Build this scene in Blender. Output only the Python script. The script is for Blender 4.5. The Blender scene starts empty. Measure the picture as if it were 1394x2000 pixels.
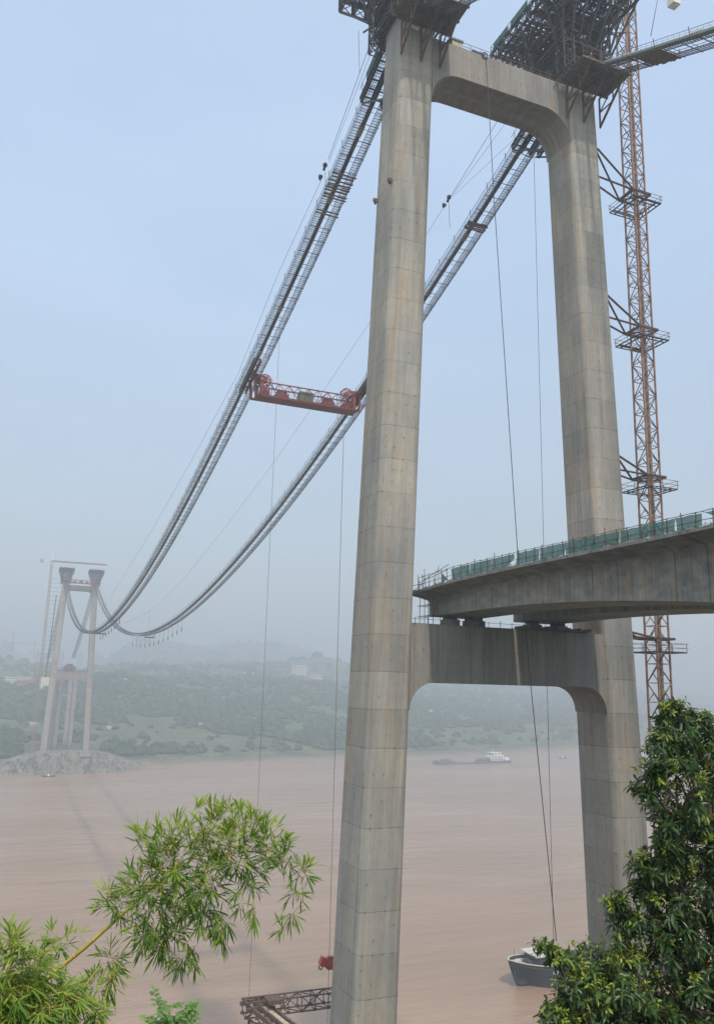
import bpy, math, random
import numpy as np
from mathutils import Vector, Matrix, noise

R = math.radians
scene = bpy.context.scene
col = scene.collection

# ------------------------------------------------------------------ camera
CAM = Vector((-60.84, -96.25, 88.0))
PITCH, YAW, ROLL, FPX = R(12.077), R(22.417), R(1.489), 1605.0
fwd = Vector((math.sin(YAW)*math.cos(PITCH), math.cos(YAW)*math.cos(PITCH), math.sin(PITCH)))
rt0 = Vector((math.cos(YAW), -math.sin(YAW), 0)); up0 = rt0.cross(fwd)
rt = rt0*math.cos(ROLL) + up0*math.sin(ROLL)
upv = up0*math.cos(ROLL) - rt0*math.sin(ROLL)
cd = bpy.data.cameras.new('camera'); cam = bpy.data.objects.new('camera', cd); col.objects.link(cam)
cd.sensor_fit = 'VERTICAL'; cd.sensor_height = 24; cd.lens = 24*FPX/2000
cd.clip_start = .1; cd.clip_end = 20000
m = Matrix((rt, upv, -fwd)).transposed().to_4x4(); m.translation = CAM
cam.matrix_world = m
scene.camera = cam

# ------------------------------------------------------------------ sky, sun, exposure
SUN_TO = Vector((-.075, -.72, 1.0)).normalized()
w = bpy.data.worlds.new('World'); scene.world = w; w.use_nodes = True
nt = w.node_tree; bg = nt.nodes['Background']
sky = nt.nodes.new('ShaderNodeTexSky'); sky.sky_type = 'NISHITA'; sky.sun_disc = False
sky.sun_elevation = math.asin(SUN_TO.z); sky.sun_rotation = math.atan2(SUN_TO.x, SUN_TO.y)
sky.air_density = 1.0; sky.dust_density = 1.0; sky.ozone_density = 1.3; sky.altitude = 200
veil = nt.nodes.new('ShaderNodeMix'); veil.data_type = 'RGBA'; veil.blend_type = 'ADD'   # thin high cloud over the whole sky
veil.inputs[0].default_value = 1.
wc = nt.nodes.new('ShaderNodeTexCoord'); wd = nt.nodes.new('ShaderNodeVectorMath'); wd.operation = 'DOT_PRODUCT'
nt.links.new(wc.outputs['Generated'], wd.inputs[0]); wd.inputs[1].default_value = (-.82, -.45, .35)   # added fill: veil brightened out of view, behind and left, to lift dim tower faces
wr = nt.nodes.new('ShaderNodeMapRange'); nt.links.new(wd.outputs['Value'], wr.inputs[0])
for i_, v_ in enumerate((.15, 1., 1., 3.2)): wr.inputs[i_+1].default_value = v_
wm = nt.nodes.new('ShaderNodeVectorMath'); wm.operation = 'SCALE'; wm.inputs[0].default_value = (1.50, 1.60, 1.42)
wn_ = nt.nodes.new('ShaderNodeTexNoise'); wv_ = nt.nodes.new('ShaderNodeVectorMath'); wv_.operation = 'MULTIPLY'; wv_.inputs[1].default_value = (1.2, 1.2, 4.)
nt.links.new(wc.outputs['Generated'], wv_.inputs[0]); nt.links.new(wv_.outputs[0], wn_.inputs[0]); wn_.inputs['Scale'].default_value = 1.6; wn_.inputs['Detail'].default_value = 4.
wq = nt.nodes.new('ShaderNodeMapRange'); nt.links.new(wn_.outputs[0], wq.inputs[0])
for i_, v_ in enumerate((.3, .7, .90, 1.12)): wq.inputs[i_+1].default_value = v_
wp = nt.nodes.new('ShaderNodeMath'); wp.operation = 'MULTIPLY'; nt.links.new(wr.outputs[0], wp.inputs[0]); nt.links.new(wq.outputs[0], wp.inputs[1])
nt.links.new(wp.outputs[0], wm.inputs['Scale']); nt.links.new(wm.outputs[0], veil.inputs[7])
# smog thins the blue towards the horizon; the cloud veil is a little uneven
wz = nt.nodes.new('ShaderNodeSeparateXYZ'); nt.links.new(wc.outputs['Generated'], wz.inputs[0])
wk = nt.nodes.new('ShaderNodeMapRange'); wk.interpolation_type = 'SMOOTHSTEP'; nt.links.new(wz.outputs[2], wk.inputs[0])
for i_, v_ in enumerate((.0, .70, .30, 1.25)): wk.inputs[i_+1].default_value = v_
ws = nt.nodes.new('ShaderNodeVectorMath'); ws.operation = 'SCALE'; nt.links.new(sky.outputs[0], ws.inputs[0]); nt.links.new(wk.outputs[0], ws.inputs['Scale'])
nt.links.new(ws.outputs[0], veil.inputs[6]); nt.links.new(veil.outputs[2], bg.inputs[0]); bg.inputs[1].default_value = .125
sl = bpy.data.lights.new('sun', 'SUN'); sl.energy = 2.0; sl.angle = R(2.0); sl.color = (1, .95, .87)
so = bpy.data.objects.new('sun', sl); col.objects.link(so)
so.rotation_euler = SUN_TO.to_track_quat('Z', 'Y').to_euler(); so.location = (0, 0, 400)
scene.view_settings.view_transform = 'Standard'; scene.view_settings.look = 'None'
scene.view_settings.exposure = 0.72; scene.view_settings.gamma = 1
scene.cycles.volume_bounces = 2; scene.cycles.max_bounces = 6
scene.cycles.transparent_max_bounces = 16
scene.render.engine = 'CYCLES'

def ray(x, y): return fwd + rt*((x-697)/FPX) + upv*((1000-y)/FPX)
def at(x, y, X=None, Y=None, Z=None, D=None):
    """the world point that the photograph shows at x, y, on a known plane or at a known depth"""
    d = ray(x, y)
    t = D if D is not None else (X-CAM.x)/d.x if X is not None else (Y-CAM.y)/d.y if Y is not None else (Z-CAM.z)/d.z
    return CAM + d*t

# ------------------------------------------------------------------ materials
def mat(name):
    m = bpy.data.materials.new(name); m.use_nodes = True
    return m, m.node_tree, m.node_tree.nodes['Principled BSDF']
class N:
    """small helper to write node graphs as expressions"""
    def __init__(s, t): s.t = t
    def n(s, typ, **k):
        o = s.t.nodes.new(typ)
        for a, b in k.items(): setattr(o, a, b)
        return o
    def put(s, sock, v):
        if hasattr(v, 'links'): s.t.links.new(v, sock)
        else: sock.default_value = v
    def math(s, op, a, b=0., c=None):
        o = s.n('ShaderNodeMath', operation=op); s.put(o.inputs[0], a); s.put(o.inputs[1], b)
        if c is not None: s.put(o.inputs[2], c)
        return o.outputs[0]
    def noise(s, vec, scale, detail=3., rough=.55, dim='3D'):
        o = s.n('ShaderNodeTexNoise', noise_dimensions=dim); s.put(o.inputs['Vector'], vec)
        o.inputs['Scale'].default_value = scale; o.inputs['Detail'].default_value = detail; o.inputs['Roughness'].default_value = rough
        return o.outputs[0]
    def mapr(s, v, a, b, c=0., d=1.):
        o = s.n('ShaderNodeMapRange'); s.put(o.inputs[0], v)
        for i, x in enumerate((a, b, c, d)): s.put(o.inputs[i+1], x)
        return o.outputs[0]
    def mix(s, f, a, b, mode='MIX'):
        o = s.n('ShaderNodeMix', data_type='RGBA', blend_type=mode); s.put(o.inputs[0], f)
        for i, x in ((6, a), (7, b)):
            s.put(o.inputs[i], x if hasattr(x, 'links') else (*x, 1))
        return o.outputs[2]
    def scale(s, v, k):
        o = s.n('ShaderNodeVectorMath', operation='MULTIPLY'); s.put(o.inputs[0], v); o.inputs[1].default_value = k
        return o.outputs[0]
    def comb(s, x, y, z=0.):
        o = s.n('ShaderNodeCombineXYZ')
        for i, v in enumerate((x, y, z)): s.put(o.inputs[i], v)
        return o.outputs[0]
    def bump(s, h, strength, dist, P):
        o = s.n('ShaderNodeBump'); s.put(o.inputs['Height'], h); o.inputs['Strength'].default_value = strength; o.inputs['Distance'].default_value = dist
        s.t.links.new(o.outputs[0], P.inputs['Normal'])

def plain(name, c, rough=.6, metal=0., var=.25, sc=1.5, spec=.4):
    m, t, P = mat(name); g = N(t)
    pos = g.n('ShaderNodeNewGeometry').outputs['Position']
    v = g.noise(pos, sc, 4.)
    c2 = [x*(1-var) for x in c]; c3 = [min(1, x*(1+var)) for x in c]
    t.links.new(g.mix(g.mapr(v, .3, .7), c2, c3), P.inputs['Base Color'])
    P.inputs['Roughness'].default_value = rough; P.inputs['Metallic'].default_value = metal
    P.inputs['Specular IOR Level'].default_value = spec
    return m

def concrete(name, base, warm, lift=4.5, panel=2.4, hole=1.25, streak=.5, rust=.25, lines=.5, seed=0., vjoint=None):
    """formwork concrete on a UV map in metres: lift joints, tie holes, board marks, wash streaks"""
    m, t, P = mat(name); g = N(t)
    uv = g.n('ShaderNodeUVMap', uv_map='UVMap').outputs[0]
    sp = g.n('ShaderNodeSeparateXYZ'); t.links.new(uv, sp.inputs[0]); u, v = sp.outputs[0], sp.outputs[1]
    big = g.noise(g.comb(g.math('MULTIPLY', u, .16), g.math('MULTIPLY', v, .07), seed), 1., 4.)
    c = g.mix(g.mapr(big, .35, .68), base, warm)
    # one tone for each pour and panel
    lv = g.math('DIVIDE', v, lift); li = g.math('FLOOR', lv); lf = g.math('FRACT', lv)
    pu = g.math('DIVIDE', u, panel); pi_ = g.math('FLOOR', pu)
    wn = g.n('ShaderNodeTexWhiteNoise', noise_dimensions='2D'); t.links.new(g.comb(pi_, li), wn.inputs[0])
    wl = g.n('ShaderNodeTexWhiteNoise', noise_dimensions='1D'); t.links.new(li, wl.inputs['W'])
    tone = g.math('ADD', g.mapr(wn.outputs[0], 0., 1., .95, 1.04), g.mapr(wl.outputs[0], 0., 1., -.09, .08))
    # fine vertical wash
    st = g.noise(g.comb(g.math('MULTIPLY', u, 2.6), g.math('MULTIPLY', v, .09), seed+3), 1., 5., .65)
    tone = g.math('MULTIPLY', tone, g.mapr(st, .3, .75, 1.+.16*streak, 1.-.36*streak))
    st2 = g.noise(g.comb(g.math('MULTIPLY', u, .55), g.math('MULTIPLY', v, .035), seed+9), 1., 3., .6)
    tone = g.math('MULTIPLY', tone, g.mapr(st2, .42, .72, 1.04, 1.-.3*streak))
    mott = g.noise(g.comb(g.math('MULTIPLY', u, 1.1), g.math('MULTIPLY', v, .8), seed+5), 1., 5., .6)
    tone = g.math('MULTIPLY', tone, g.mapr(mott, .3, .75, 1.05, .88))
    # board lines
    bl = g.math('ABSOLUTE', g.math('SUBTRACT', g.math('FRACT', g.math('DIVIDE', u, .42)), .5))
    tone = g.math('MULTIPLY', tone, g.mapr(bl, .42, .5, 1., 1.-.09*lines))
    pl = g.math('ABSOLUTE', g.math('SUBTRACT', g.math('FRACT', pu), .5))
    wob = g.math('MULTIPLY', g.math('SUBTRACT', g.noise(g.comb(u, g.math('MULTIPLY', v, .2), seed), .9, 2.), .5), .012)
    jl = g.math('ABSOLUTE', g.math('SUBTRACT', g.math('FRACT', g.math('ADD', lv, wob)), .5))
    jm = g.mapr(jl, .483, .495)
    jn = g.mapr(g.noise(g.comb(g.math('MULTIPLY', u, .5), v, seed), 1., 2.), .35, .6, .25, 1.)
    tone = g.math('MULTIPLY', tone, g.math('SUBTRACT', 1., g.math('MULTIPLY', g.math('MULTIPLY', jm, jn), .36)))
    tone = g.math('MULTIPLY', tone, g.mapr(pl, .485, .498, 1., 1.-.12*lines))
    if vjoint:
        vj = g.math('ABSOLUTE', g.math('SUBTRACT', g.math('FRACT', g.math('DIVIDE', u, vjoint)), .5))
        tone = g.math('MULTIPLY', tone, g.mapr(g.math('ADD', vj, g.math('MULTIPLY', g.math('SUBTRACT', mott, .5), .02)), .468, .49, 1., .58))
    # tie holes
    hu = g.math('SUBTRACT', g.math('FRACT', g.math('DIVIDE', u, hole)), .5)
    hv = g.math('SUBTRACT', g.math('FRACT', g.math('ADD', g.math('DIVIDE', v, 1.5), .5)), .5)
    du = g.math('MULTIPLY', hu, hole); dv = g.math('MULTIPLY', hv, 1.5)
    dd = g.math('SQRT', g.math('ADD', g.math('MULTIPLY', du, du), g.math('MULTIPLY', g.math('MULTIPLY', dv, dv), .6)))
    hn = g.n('ShaderNodeTexWhiteNoise', noise_dimensions='2D')
    t.links.new(g.comb(g.math('FLOOR', g.math('DIVIDE', u, hole)), g.math('FLOOR', g.math('ADD', g.math('DIVIDE', v, 1.5), .5))), hn.inputs[0])
    hm = g.math('MULTIPLY', g.mapr(dd, .05, .16, 1., 0.), g.mapr(hn.outputs[0], .35, 1., 0., .9))
    # drip below each hole
    below = g.math('MULTIPLY', g.mapr(g.math('ABSOLUTE', du), .02, .14, 1., 0.), g.mapr(dv, -.75, 0., 0., .3))
    below = g.math('MULTIPLY', below, g.math('LESS_THAN', dv, 0.))
    hm = g.math('MAXIMUM', hm, g.math('MULTIPLY', below, g.mapr(hn.outputs[0], .4, 1., 0., 1.)))
    tone = g.math('MULTIPLY', tone, g.math('SUBTRACT', 1., g.math('MULTIPLY', hm, .62)))
    c = g.mix(1., c, g.comb(tone, tone, tone), 'MULTIPLY')
    # rust wash
    rs = g.noise(g.comb(g.math('MULTIPLY', u, 1.3), g.math('MULTIPLY', v, .055), seed+20), 1., 4., .6)
    c = g.mix(g.mapr(rs, .53, .72, 0., rust*1.3), c, (.36, .21, .10))
    t.links.new(c, P.inputs['Base Color'])
    P.inputs['Roughness'].default_value = .85; P.inputs['Specular IOR Level'].default_value = .25
    g.bump(g.math('SUBTRACT', g.math('MULTIPLY', mott, .3), g.math('ADD', jm, hm)), .5, .03, P)
    return m

M = {}
M['tower'] = concrete('tower_concrete', (.27, .256, .23), (.37, .32, .255), rust=.42, streak=.65)
M['beam'] = concrete('beam_concrete', (.215, .20, .182), (.275, .24, .20), lift=1000., rust=.25, streak=.9, seed=4.)
M['girder'] = concrete('girder_concrete', (.28, .27, .252), (.345, .32, .28), lift=1000., panel=3.6, vjoint=3.6, rust=.55, streak=.75, hole=1.8, seed=7.)
M['pier'] = concrete('pier_concrete', (.27, .26, .25), (.32, .29, .26), rust=.1, streak=.6, seed=11.)
M['rust_steel'] = plain('rusty_steel', (.12, .072, .052), .8, .2, .45, 2.)
M['gantry_steel'] = plain('gantry_steel', (.052, .044, .042), .8, .2, .5, 1.2)
M['dark_steel'] = plain('dark_steel', (.05, .047, .048), .7, .3, .4, 2.)
M['wire'] = plain('galvanised_wire', (.03, .03, .032), .7, .2, .25, 3.)
M['net_wire'] = plain('pale_wire', (.09, .09, .095), .7, .2, .2, 3.)
M['cable'] = plain('cable_wrap', (.08, .07, .068), .6, .1, .3, .8)
M['pipe'] = plain('wrapped_cable_grey', (.24, .27, .26), .5, .0, .15, .6)
M['band'] = plain('cable_band_paint', (.32, .28, .22), .6, .0, .2, 2.)
M['red'] = plain('red_oxide_paint', (.20, .042, .030), .55, .1, .3, 1.5)
M['red_dark'] = plain('dark_red_paint', (.13, .028, .022), .6, .1, .35, 1.5)
M['orange'] = plain('orange_crane_paint', (.42, .05, .03), .45, .0, .15, 2.)
M['mast'] = plain('mast_paint', (.25, .135, .085), .6, .1, .45, 1.1)
M['mast_grey'] = plain('mast_grey_paint', (.22, .15, .12), .6, .1, .35, 1.1)
M['green_box'] = plain('green_box_paint', (.10, .14, .09), .6, .0, .2, 2.)
M['cream'] = plain('cream_paint', (.62, .59, .50), .6, .0, .1, 1.)
M['plank'] = plain('weathered_plank', (.13, .10, .075), .9, .0, .4, 3.)
M['timber'] = plain('pale_timber', (.42, .34, .24), .8, .0, .3, 2.)
M['rope'] = plain('steel_rope', (.035, .035, .04), .6, .3, .1)
M['tube'] = plain('scaffold_tube', (.15, .085, .05), .7, .3, .4, 3.)
M['white'] = plain('white_paint', (.72, .72, .70), .5, .0, .08, 1.)
M['white_wall'] = plain('white_wall', (.62, .61, .58), .8, .0, .1, .1)
M['cream_wall'] = plain('cream_wall', (.62, .55, .42), .8, .0, .1, .1)
M['grey_wall'] = plain('grey_wall', (.34, .35, .37), .8, .0, .15, .1)
M['blue_roof'] = plain('blue_roof', (.08, .22, .48), .6, .0, .2, .1)
M['brick_wall'] = plain('brick_red_wall', (.48, .17, .11), .8, .0, .2, .1)
M['window'] = plain('window_glass', (.04, .05, .06), .25, .0, .2, .5)
M['barge_hull'] = plain('barge_hull_paint', (.12, .125, .135), .7, .0, .2, .3)
M['hull'] = plain('hull_grey_paint', (.03, .034, .042), .7, .0, .3, .5, .15)
M['deckp'] = plain('ship_deck_paint', (.50, .46, .38), .7, .0, .2, .6)
M['sand'] = plain('gravel_cargo', (.12, .11, .10), .9, .0, .3, .3)
M['bark'] = plain('bark', (.10, .075, .05), .9, .0, .35, 8.)

def net_material():
    m, t, P = mat('green_netting'); g = N(t)
    pos = g.n('ShaderNodeNewGeometry').outputs['Position']
    v = g.noise(pos, .35, 3.); wv = g.noise(g.scale(pos, (1, 1, .3)), 2.5, 3.)
    c = g.mix(g.mapr(v, .35, .65), (.05, .17, .14), (.11, .24, .22))
    c = g.mix(g.mapr(wv, .3, .7), c, (.03, .13, .10))
    t.links.new(c, P.inputs['Base Color']); P.inputs['Roughness'].default_value = .8
    tr = g.n('ShaderNodeBsdfTransparent'); tl = g.n('ShaderNodeBsdfTranslucent'); t.links.new(c, tl.inputs[0])
    a = g.n('ShaderNodeMixShader'); a.inputs[0].default_value = .35
    t.links.new(P.outputs[0], a.inputs[1]); t.links.new(tl.outputs[0], a.inputs[2])
    b = g.n('ShaderNodeMixShader'); t.links.new(g.mapr(wv, .2, .8, .04, .2), b.inputs[0])
    t.links.new(a.outputs[0], b.inputs[1]); t.links.new(tr.outputs[0], b.inputs[2])
    t.links.new(b.outputs[0], t.nodes['Material Output'].inputs[0])
    return m
M['net'] = net_material()

def leaf_material(name, a, b, c3, trans=.35, rough=.42):
    m, t, P = mat(name); g = N(t)
    at_ = g.n('ShaderNodeAttribute', attribute_name='tint').outputs['Fac']
    r = g.n('ShaderNodeValToRGB'); t.links.new(at_, r.inputs[0])
    e = r.color_ramp.elements; e[0].color = (*a, 1); e[1].color = (*c3, 1); e[1].position = 1.
    k = r.color_ramp.elements.new(.55); k.color = (*b, 1)
    t.links.new(r.outputs[0], P.inputs['Base Color']); P.inputs['Roughness'].default_value = rough
    P.inputs['Specular IOR Level'].default_value = .35
    tl = g.n('ShaderNodeBsdfTranslucent'); t.links.new(g.mix(.5, r.outputs[0], (.24, .40, .02)), tl.inputs[0])
    x = g.n('ShaderNodeMixShader'); x.inputs[0].default_value = trans
    t.links.new(P.outputs[0], x.inputs[1]); t.links.new(tl.outputs[0], x.inputs[2])
    t.links.new(x.outputs[0], t.nodes['Material Output'].inputs[0])
    return m
M['leaf'] = leaf_material('broad_leaf', (.014, .034, .009), (.040, .085, .014), (.27, .31, .035), .22, .40)
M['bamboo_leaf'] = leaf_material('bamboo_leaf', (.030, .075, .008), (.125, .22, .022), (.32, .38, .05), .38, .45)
M['shrub_leaf'] = leaf_material('shrub_leaf', (.06, .14, .03), (.13, .25, .05), (.24, .34, .09), .35)
M['culm'] = plain('bamboo_culm', (.42, .29, .05), .4, .0, .25, 9.)

def wood_material():
    m, t, P = mat('far_canopy'); g = N(t)
    pos = g.n('ShaderNodeNewGeometry').outputs['Position']
    a = g.noise(pos, .018, 4.); b = g.noise(pos, .22, 4.)
    c = g.mix(g.mapr(a, .38, .62), (.024, .058, .026), (.055, .10, .034))
    c = g.mix(g.mapr(b, .35, .7, 0., .6), c, (.08, .115, .04))
    t.links.new(c, P.inputs['Base Color']); P.inputs['Roughness'].default_value = .9; P.inputs['Specular IOR Level'].default_value = .1
    g.bump(g.noise(pos, .9, 4.), 1., 1.2, P)
    return m
M['canopy'] = wood_material()

def land_material():
    m, t, P = mat('far_bank_ground'); g = N(t)
    pos = g.n('ShaderNodeNewGeometry').outputs['Position']
    sp = g.n('ShaderNodeSeparateXYZ'); t.links.new(pos, sp.inputs[0])
    big = g.noise(pos, .006, 5.); med = g.noise(pos, .03, 5.); fine = g.noise(pos, .25, 5.)
    c = g.mix(g.mapr(big, .4, .6), (.045, .08, .03), (.10, .125, .05))
    c = g.mix(g.mapr(med, .46, .60), c, (.17, .155, .09))
    c = g.mix(g.mapr(fine, .42, .6, 0., .75), c, (.04, .065, .028))
    # field terraces follow the contour
    tz = g.math('ADD', sp.outputs[2], g.math('MULTIPLY', med, 6.))
    ter = g.mapr(g.math('ABSOLUTE', g.math('SUBTRACT', g.math('FRACT', g.math('DIVIDE', tz, 3.4)), .5)), .4, .5)
    c = g.mix(g.math('MULTIPLY', ter, g.mapr(sp.outputs[2], 14., 45., .6, 0.)), c, (.22, .20, .13))
    # bare clay near the water
    z2 = g.math('ADD', sp.outputs[2], g.math('MULTIPLY', g.math('SUBTRACT', med, .5), 14.))
    mud = g.mix(g.mapr(fine, .3, .7), (.20, .15, .11), (.27, .21, .155))
    c = g.mix(g.mapr(z2, 3., 8., 1., 0.), c, mud)
    t.links.new(c, P.inputs['Base Color']); P.inputs['Roughness'].default_value = .95; P.inputs['Specular IOR Level'].default_value = .1
    g.bump(fine, 1., .8, P)
    return m
M['land'] = land_material()

def rock_material():
    m, t, P = mat('blasted_rock'); g = N(t)
    pos = g.n('ShaderNodeNewGeometry').outputs['Position']
    a = g.noise(pos, .15, 6., .7); b = g.noise(g.scale(pos, (1, 1, .8)), .3, 6., .7)
    c = g.mix(g.mapr(a, .35, .65), (.14, .12, .095), (.22, .19, .15))
    c = g.mix(g.mapr(b, .5, .62), c, (.25, .22, .18)); c = g.mix(g.mapr(a, .52, .42), c, (.06, .085, .04))
    t.links.new(c, P.inputs['Base Color']); P.inputs['Roughness'].default_value = .95
    g.bump(b, 1., .8, P)
    return m
M['rock'] = rock_material()

def water_material():
    m, t, P = mat('muddy_water'); g = N(t)
    pos = g.n('ShaderNodeNewGeometry').outputs['Position']
    q = g.scale(pos, (.25, 1., 1.))
    a = g.noise(g.scale(pos, (.35, 1., 1.)), .012, 5., .6); b = g.noise(q, .05, 4., .6)
    c = g.mix(g.mapr(a, .35, .65), (.285, .18, .105), (.345, .225, .14))
    c = g.mix(g.mapr(b, .55, .75, 0., .6), c, (.24, .165, .12))
    sw = g.n('ShaderNodeTexNoise'); t.links.new(g.scale(pos, (.004, .016, 1.)), sw.inputs['Vector']); sw.inputs['Scale'].default_value = 1.; sw.inputs['Detail'].default_value = 6.; sw.inputs['Distortion'].default_value = 2.2
    c = g.mix(g.mapr(sw.outputs[0], .52, .62, 0., .22), c, (.41, .28, .185))
    t.links.new(c, P.inputs['Base Color']); P.inputs['Roughness'].default_value = .22
    P.inputs['Specular IOR Level'].default_value = .5; P.inputs['IOR'].default_value = 1.33
    w1 = g.noise(g.scale(pos, (.6, 1.2, 1.)), .45, 5., .65); w2 = g.noise(q, .12, 3.)
    g.bump(g.math('ADD', w1, g.math('MULTIPLY', w2, 2.2)), .8, .5, P)
    return m
M['water'] = water_material()

# ------------------------------------------------------------------ mesh helpers
OFF = {}
def tag(o, label=None, cat=None, group=None, kind=None):
    if label: o['label'] = label
    if cat: o['category'] = cat
    if group: o['group'] = group
    if kind: o['kind'] = kind
    return o
def thing(name, loc, label, cat, group=None):
    o = bpy.data.objects.new(name, None); o.empty_display_size = 1.; col.objects.link(o)
    o.location = loc; OFF[o.name] = Vector(loc)
    return tag(o, label, cat, group)

class MB:
    def __init__(s): s.v = []; s.f = []; s.tint = []; s.uv = None
    def quadbox(s, c8):
        b = len(s.v); s.v += [tuple(p) for p in c8]
        for q in ((0, 3, 2, 1), (4, 5, 6, 7), (0, 1, 5, 4), (1, 2, 6, 5), (2, 3, 7, 6), (3, 0, 4, 7)):
            s.f.append(tuple(b+i for i in q))
    def box(s, x0, x1, y0, y1, z0, z1):
        s.quadbox([(x0, y0, z0), (x1, y0, z0), (x1, y1, z0), (x0, y1, z0), (x0, y0, z1), (x1, y0, z1), (x1, y1, z1), (x0, y1, z1)])
        return s
    def bar(s, p, q, w, h=None, up=None):
        p = Vector(p); q = Vector(q); d = q-p
        if d.length < 1e-6: return s
        d.normalize(); h = w if h is None else h
        u = Vector(up) if up else (Vector((0, 0, 1)) if abs(d.z) < .95 else Vector((0, 1, 0)))
        a = d.cross(u)
        if a.length < 1e-5: a = d.cross(Vector((1, 0, 0)))
        a.normalize(); b = a.cross(d)
        a *= w/2; b *= h/2
        s.quadbox([p-a-b, p+a-b, p+a+b, p-a+b, q-a-b, q+a-b, q+a+b, q-a+b])
        return s
    def tube(s, pts, r, n=6, cap=True):
        """a round tube along a polyline; r may be a list"""
        pts = [Vector(p) for p in pts]; k = len(pts)
        rr = r if isinstance(r, (list, tuple)) else [r]*k
        d0 = (pts[1]-pts[0]).normalized()
        a = d0.cross(Vector((0, 0, 1)) if abs(d0.z) < .9 else Vector((1, 0, 0))).normalized()
        base = len(s.v)
        for i, p in enumerate(pts):
            d = (pts[min(i+1, k-1)]-pts[max(i-1, 0)]).normalized()
            a = (a - d*a.dot(d)).normalized(); b = d.cross(a)
            for j in range(n):
                t = 2*math.pi*j/n
                s.v.append(tuple(p + (a*math.cos(t)+b*math.sin(t))*rr[i]))
        for i in range(k-1):
            for j in range(n):
                s.f.append((base+i*n+j, base+i*n+(j+1) % n, base+(i+1)*n+(j+1) % n, base+(i+1)*n+j))
        if cap:
            s.f.append(tuple(base+j for j in range(n))[::-1]); s.f.append(tuple(base+(k-1)*n+j for j in range(n)))
        return s
    def prism_y(s, poly, y0, y1):
        """polygon in X,Z drawn out along Y"""
        b = len(s.v); n = len(poly)
        for x, z in poly: s.v.append((x, y0, z))
        for x, z in poly: s.v.append((x, y1, z))
        s.f.append(tuple(b+i for i in range(n))); s.f.append(tuple(b+n+i for i in range(n))[::-1])
        for i in range(n): s.f.append((b+i, b+n+i, b+n+(i+1) % n, b+(i+1) % n))
        return s
    def ring(s, c, r, t, axis, n=20):
        c = Vector(c); a = {'x': Vector((0, 1, 0)), 'y': Vector((1, 0, 0)), 'z': Vector((1, 0, 0))}[axis]
        b = {'x': Vector((0, 0, 1)), 'y': Vector((0, 0, 1)), 'z': Vector((0, 1, 0))}[axis]
        P = [c+(a*math.cos(2*math.pi*i/n)+b*math.sin(2*math.pi*i/n))*r for i in range(n)]
        for i in range(n): s.bar(P[i], P[(i+1) % n], t)
        return s
    def blob(s, c, rx, ry, rz, seed=0., amp=.2, nu=8, nv=5):
        b = len(s.v); c = Vector(c)
        for j in range(nv+1):
            ph = math.pi*j/nv
            for i in range(nu):
                th = 2*math.pi*i/nu + j*.4
                d = Vector((math.sin(ph)*math.cos(th), math.sin(ph)*math.sin(th), math.cos(ph)))
                k = 1+amp*(random.random()*2-1)
                s.v.append((c.x+d.x*rx*k, c.y+d.y*ry*k, c.z+d.z*rz*k))
        for j in range(nv):
            for i in range(nu):
                s.f.append((b+j*nu+i, b+j*nu+(i+1) % nu, b+(j+1)*nu+(i+1) % nu, b+(j+1)*nu+i))
        return s
    def build(s, name, m, parent=None, smooth=False, uv=False, sub=None):
        off = Vector((0, 0, 0))
        if parent is not None: off = OFF[parent.name]
        me = bpy.data.meshes.new(name)
        vv = [(x-off.x, y-off.y, z-off.z) for x, y, z in s.v]
        me.from_pydata(vv, [], s.f); me.validate(clean_customdata=False); me.update()
        me.materials.append(M[m] if isinstance(m, str) else m)
        if smooth: me.polygons.foreach_set('use_smooth', [True]*len(me.polygons))
        if s.tint and len(s.tint) == len(me.polygons):
            a = me.attributes.new('tint', 'FLOAT', 'FACE'); a.data.foreach_set('value', s.tint)
        if uv or s.uv:
            L = me.uv_layers.new(name='UVMap')
            for p in me.polygons:
                n = p.normal
                for li, vi in zip(p.loop_indices, p.vertices):
                    if s.uv: L.data[li].uv = s.uv[vi]; continue
                    x, y, z = s.v[vi]
                    if abs(n.z) > .8: L.data[li].uv = (y, x)
                    elif abs(n.x) > abs(n.y): L.data[li].uv = (y, z)
                    else: L.data[li].uv = (x, z)
        o = bpy.data.objects.new(name, me); col.objects.link(o)
        if parent is not None: o.parent = parent
        OFF[o.name] = off
        return o

def dup(root, dy=0., dx=0., dz=0., **lab):
    r = root.copy(); col.objects.link(r); r.location = root.location + Vector((dx, dy, dz)); OFF[r.name] = Vector(r.location)
    for k, v in lab.items(): r['category' if k == 'cat' else k] = v
    for ch in list(root.children):
        c = ch.copy(); col.objects.link(c); c.parent = r
        for g_ in list(ch.children):
            d = g_.copy(); col.objects.link(d); d.parent = c
    return r

def lattice(mb, p, q, w, h, n, ct, bt, up=(0, 0, 1), x=True, wb=None):
    """square lattice beam: four chords, frames and diagonals"""
    p = Vector(p); q = Vector(q); d = (q-p).normalized(); up = Vector(up)
    a = d.cross(up).normalized(); b = a.cross(d).normalized()
    cs = [(-1, -1), (1, -1), (1, 1), (-1, 1)]
    def pt(i, c): return p + (q-p)*(i/n) + a*(c[0]*w/2) + b*(c[1]*h/2)
    for c in cs: mb.bar(pt(0, c), pt(n, c), ct, up=tuple(b))
    for i in range(n+1):
        for k in range(4): mb.bar(pt(i, cs[k]), pt(i, cs[(k+1) % 4]), bt)
        if i < n:
            for k in range(4):
                c1, c2 = cs[k], cs[(k+1) % 4]
                if x or (i+k) % 2: mb.bar(pt(i, c1), pt(i+1, c2), bt)
                if x or (i+k) % 2 == 0: mb.bar(pt(i, c2), pt(i+1, c1), bt)
    return mb

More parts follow.
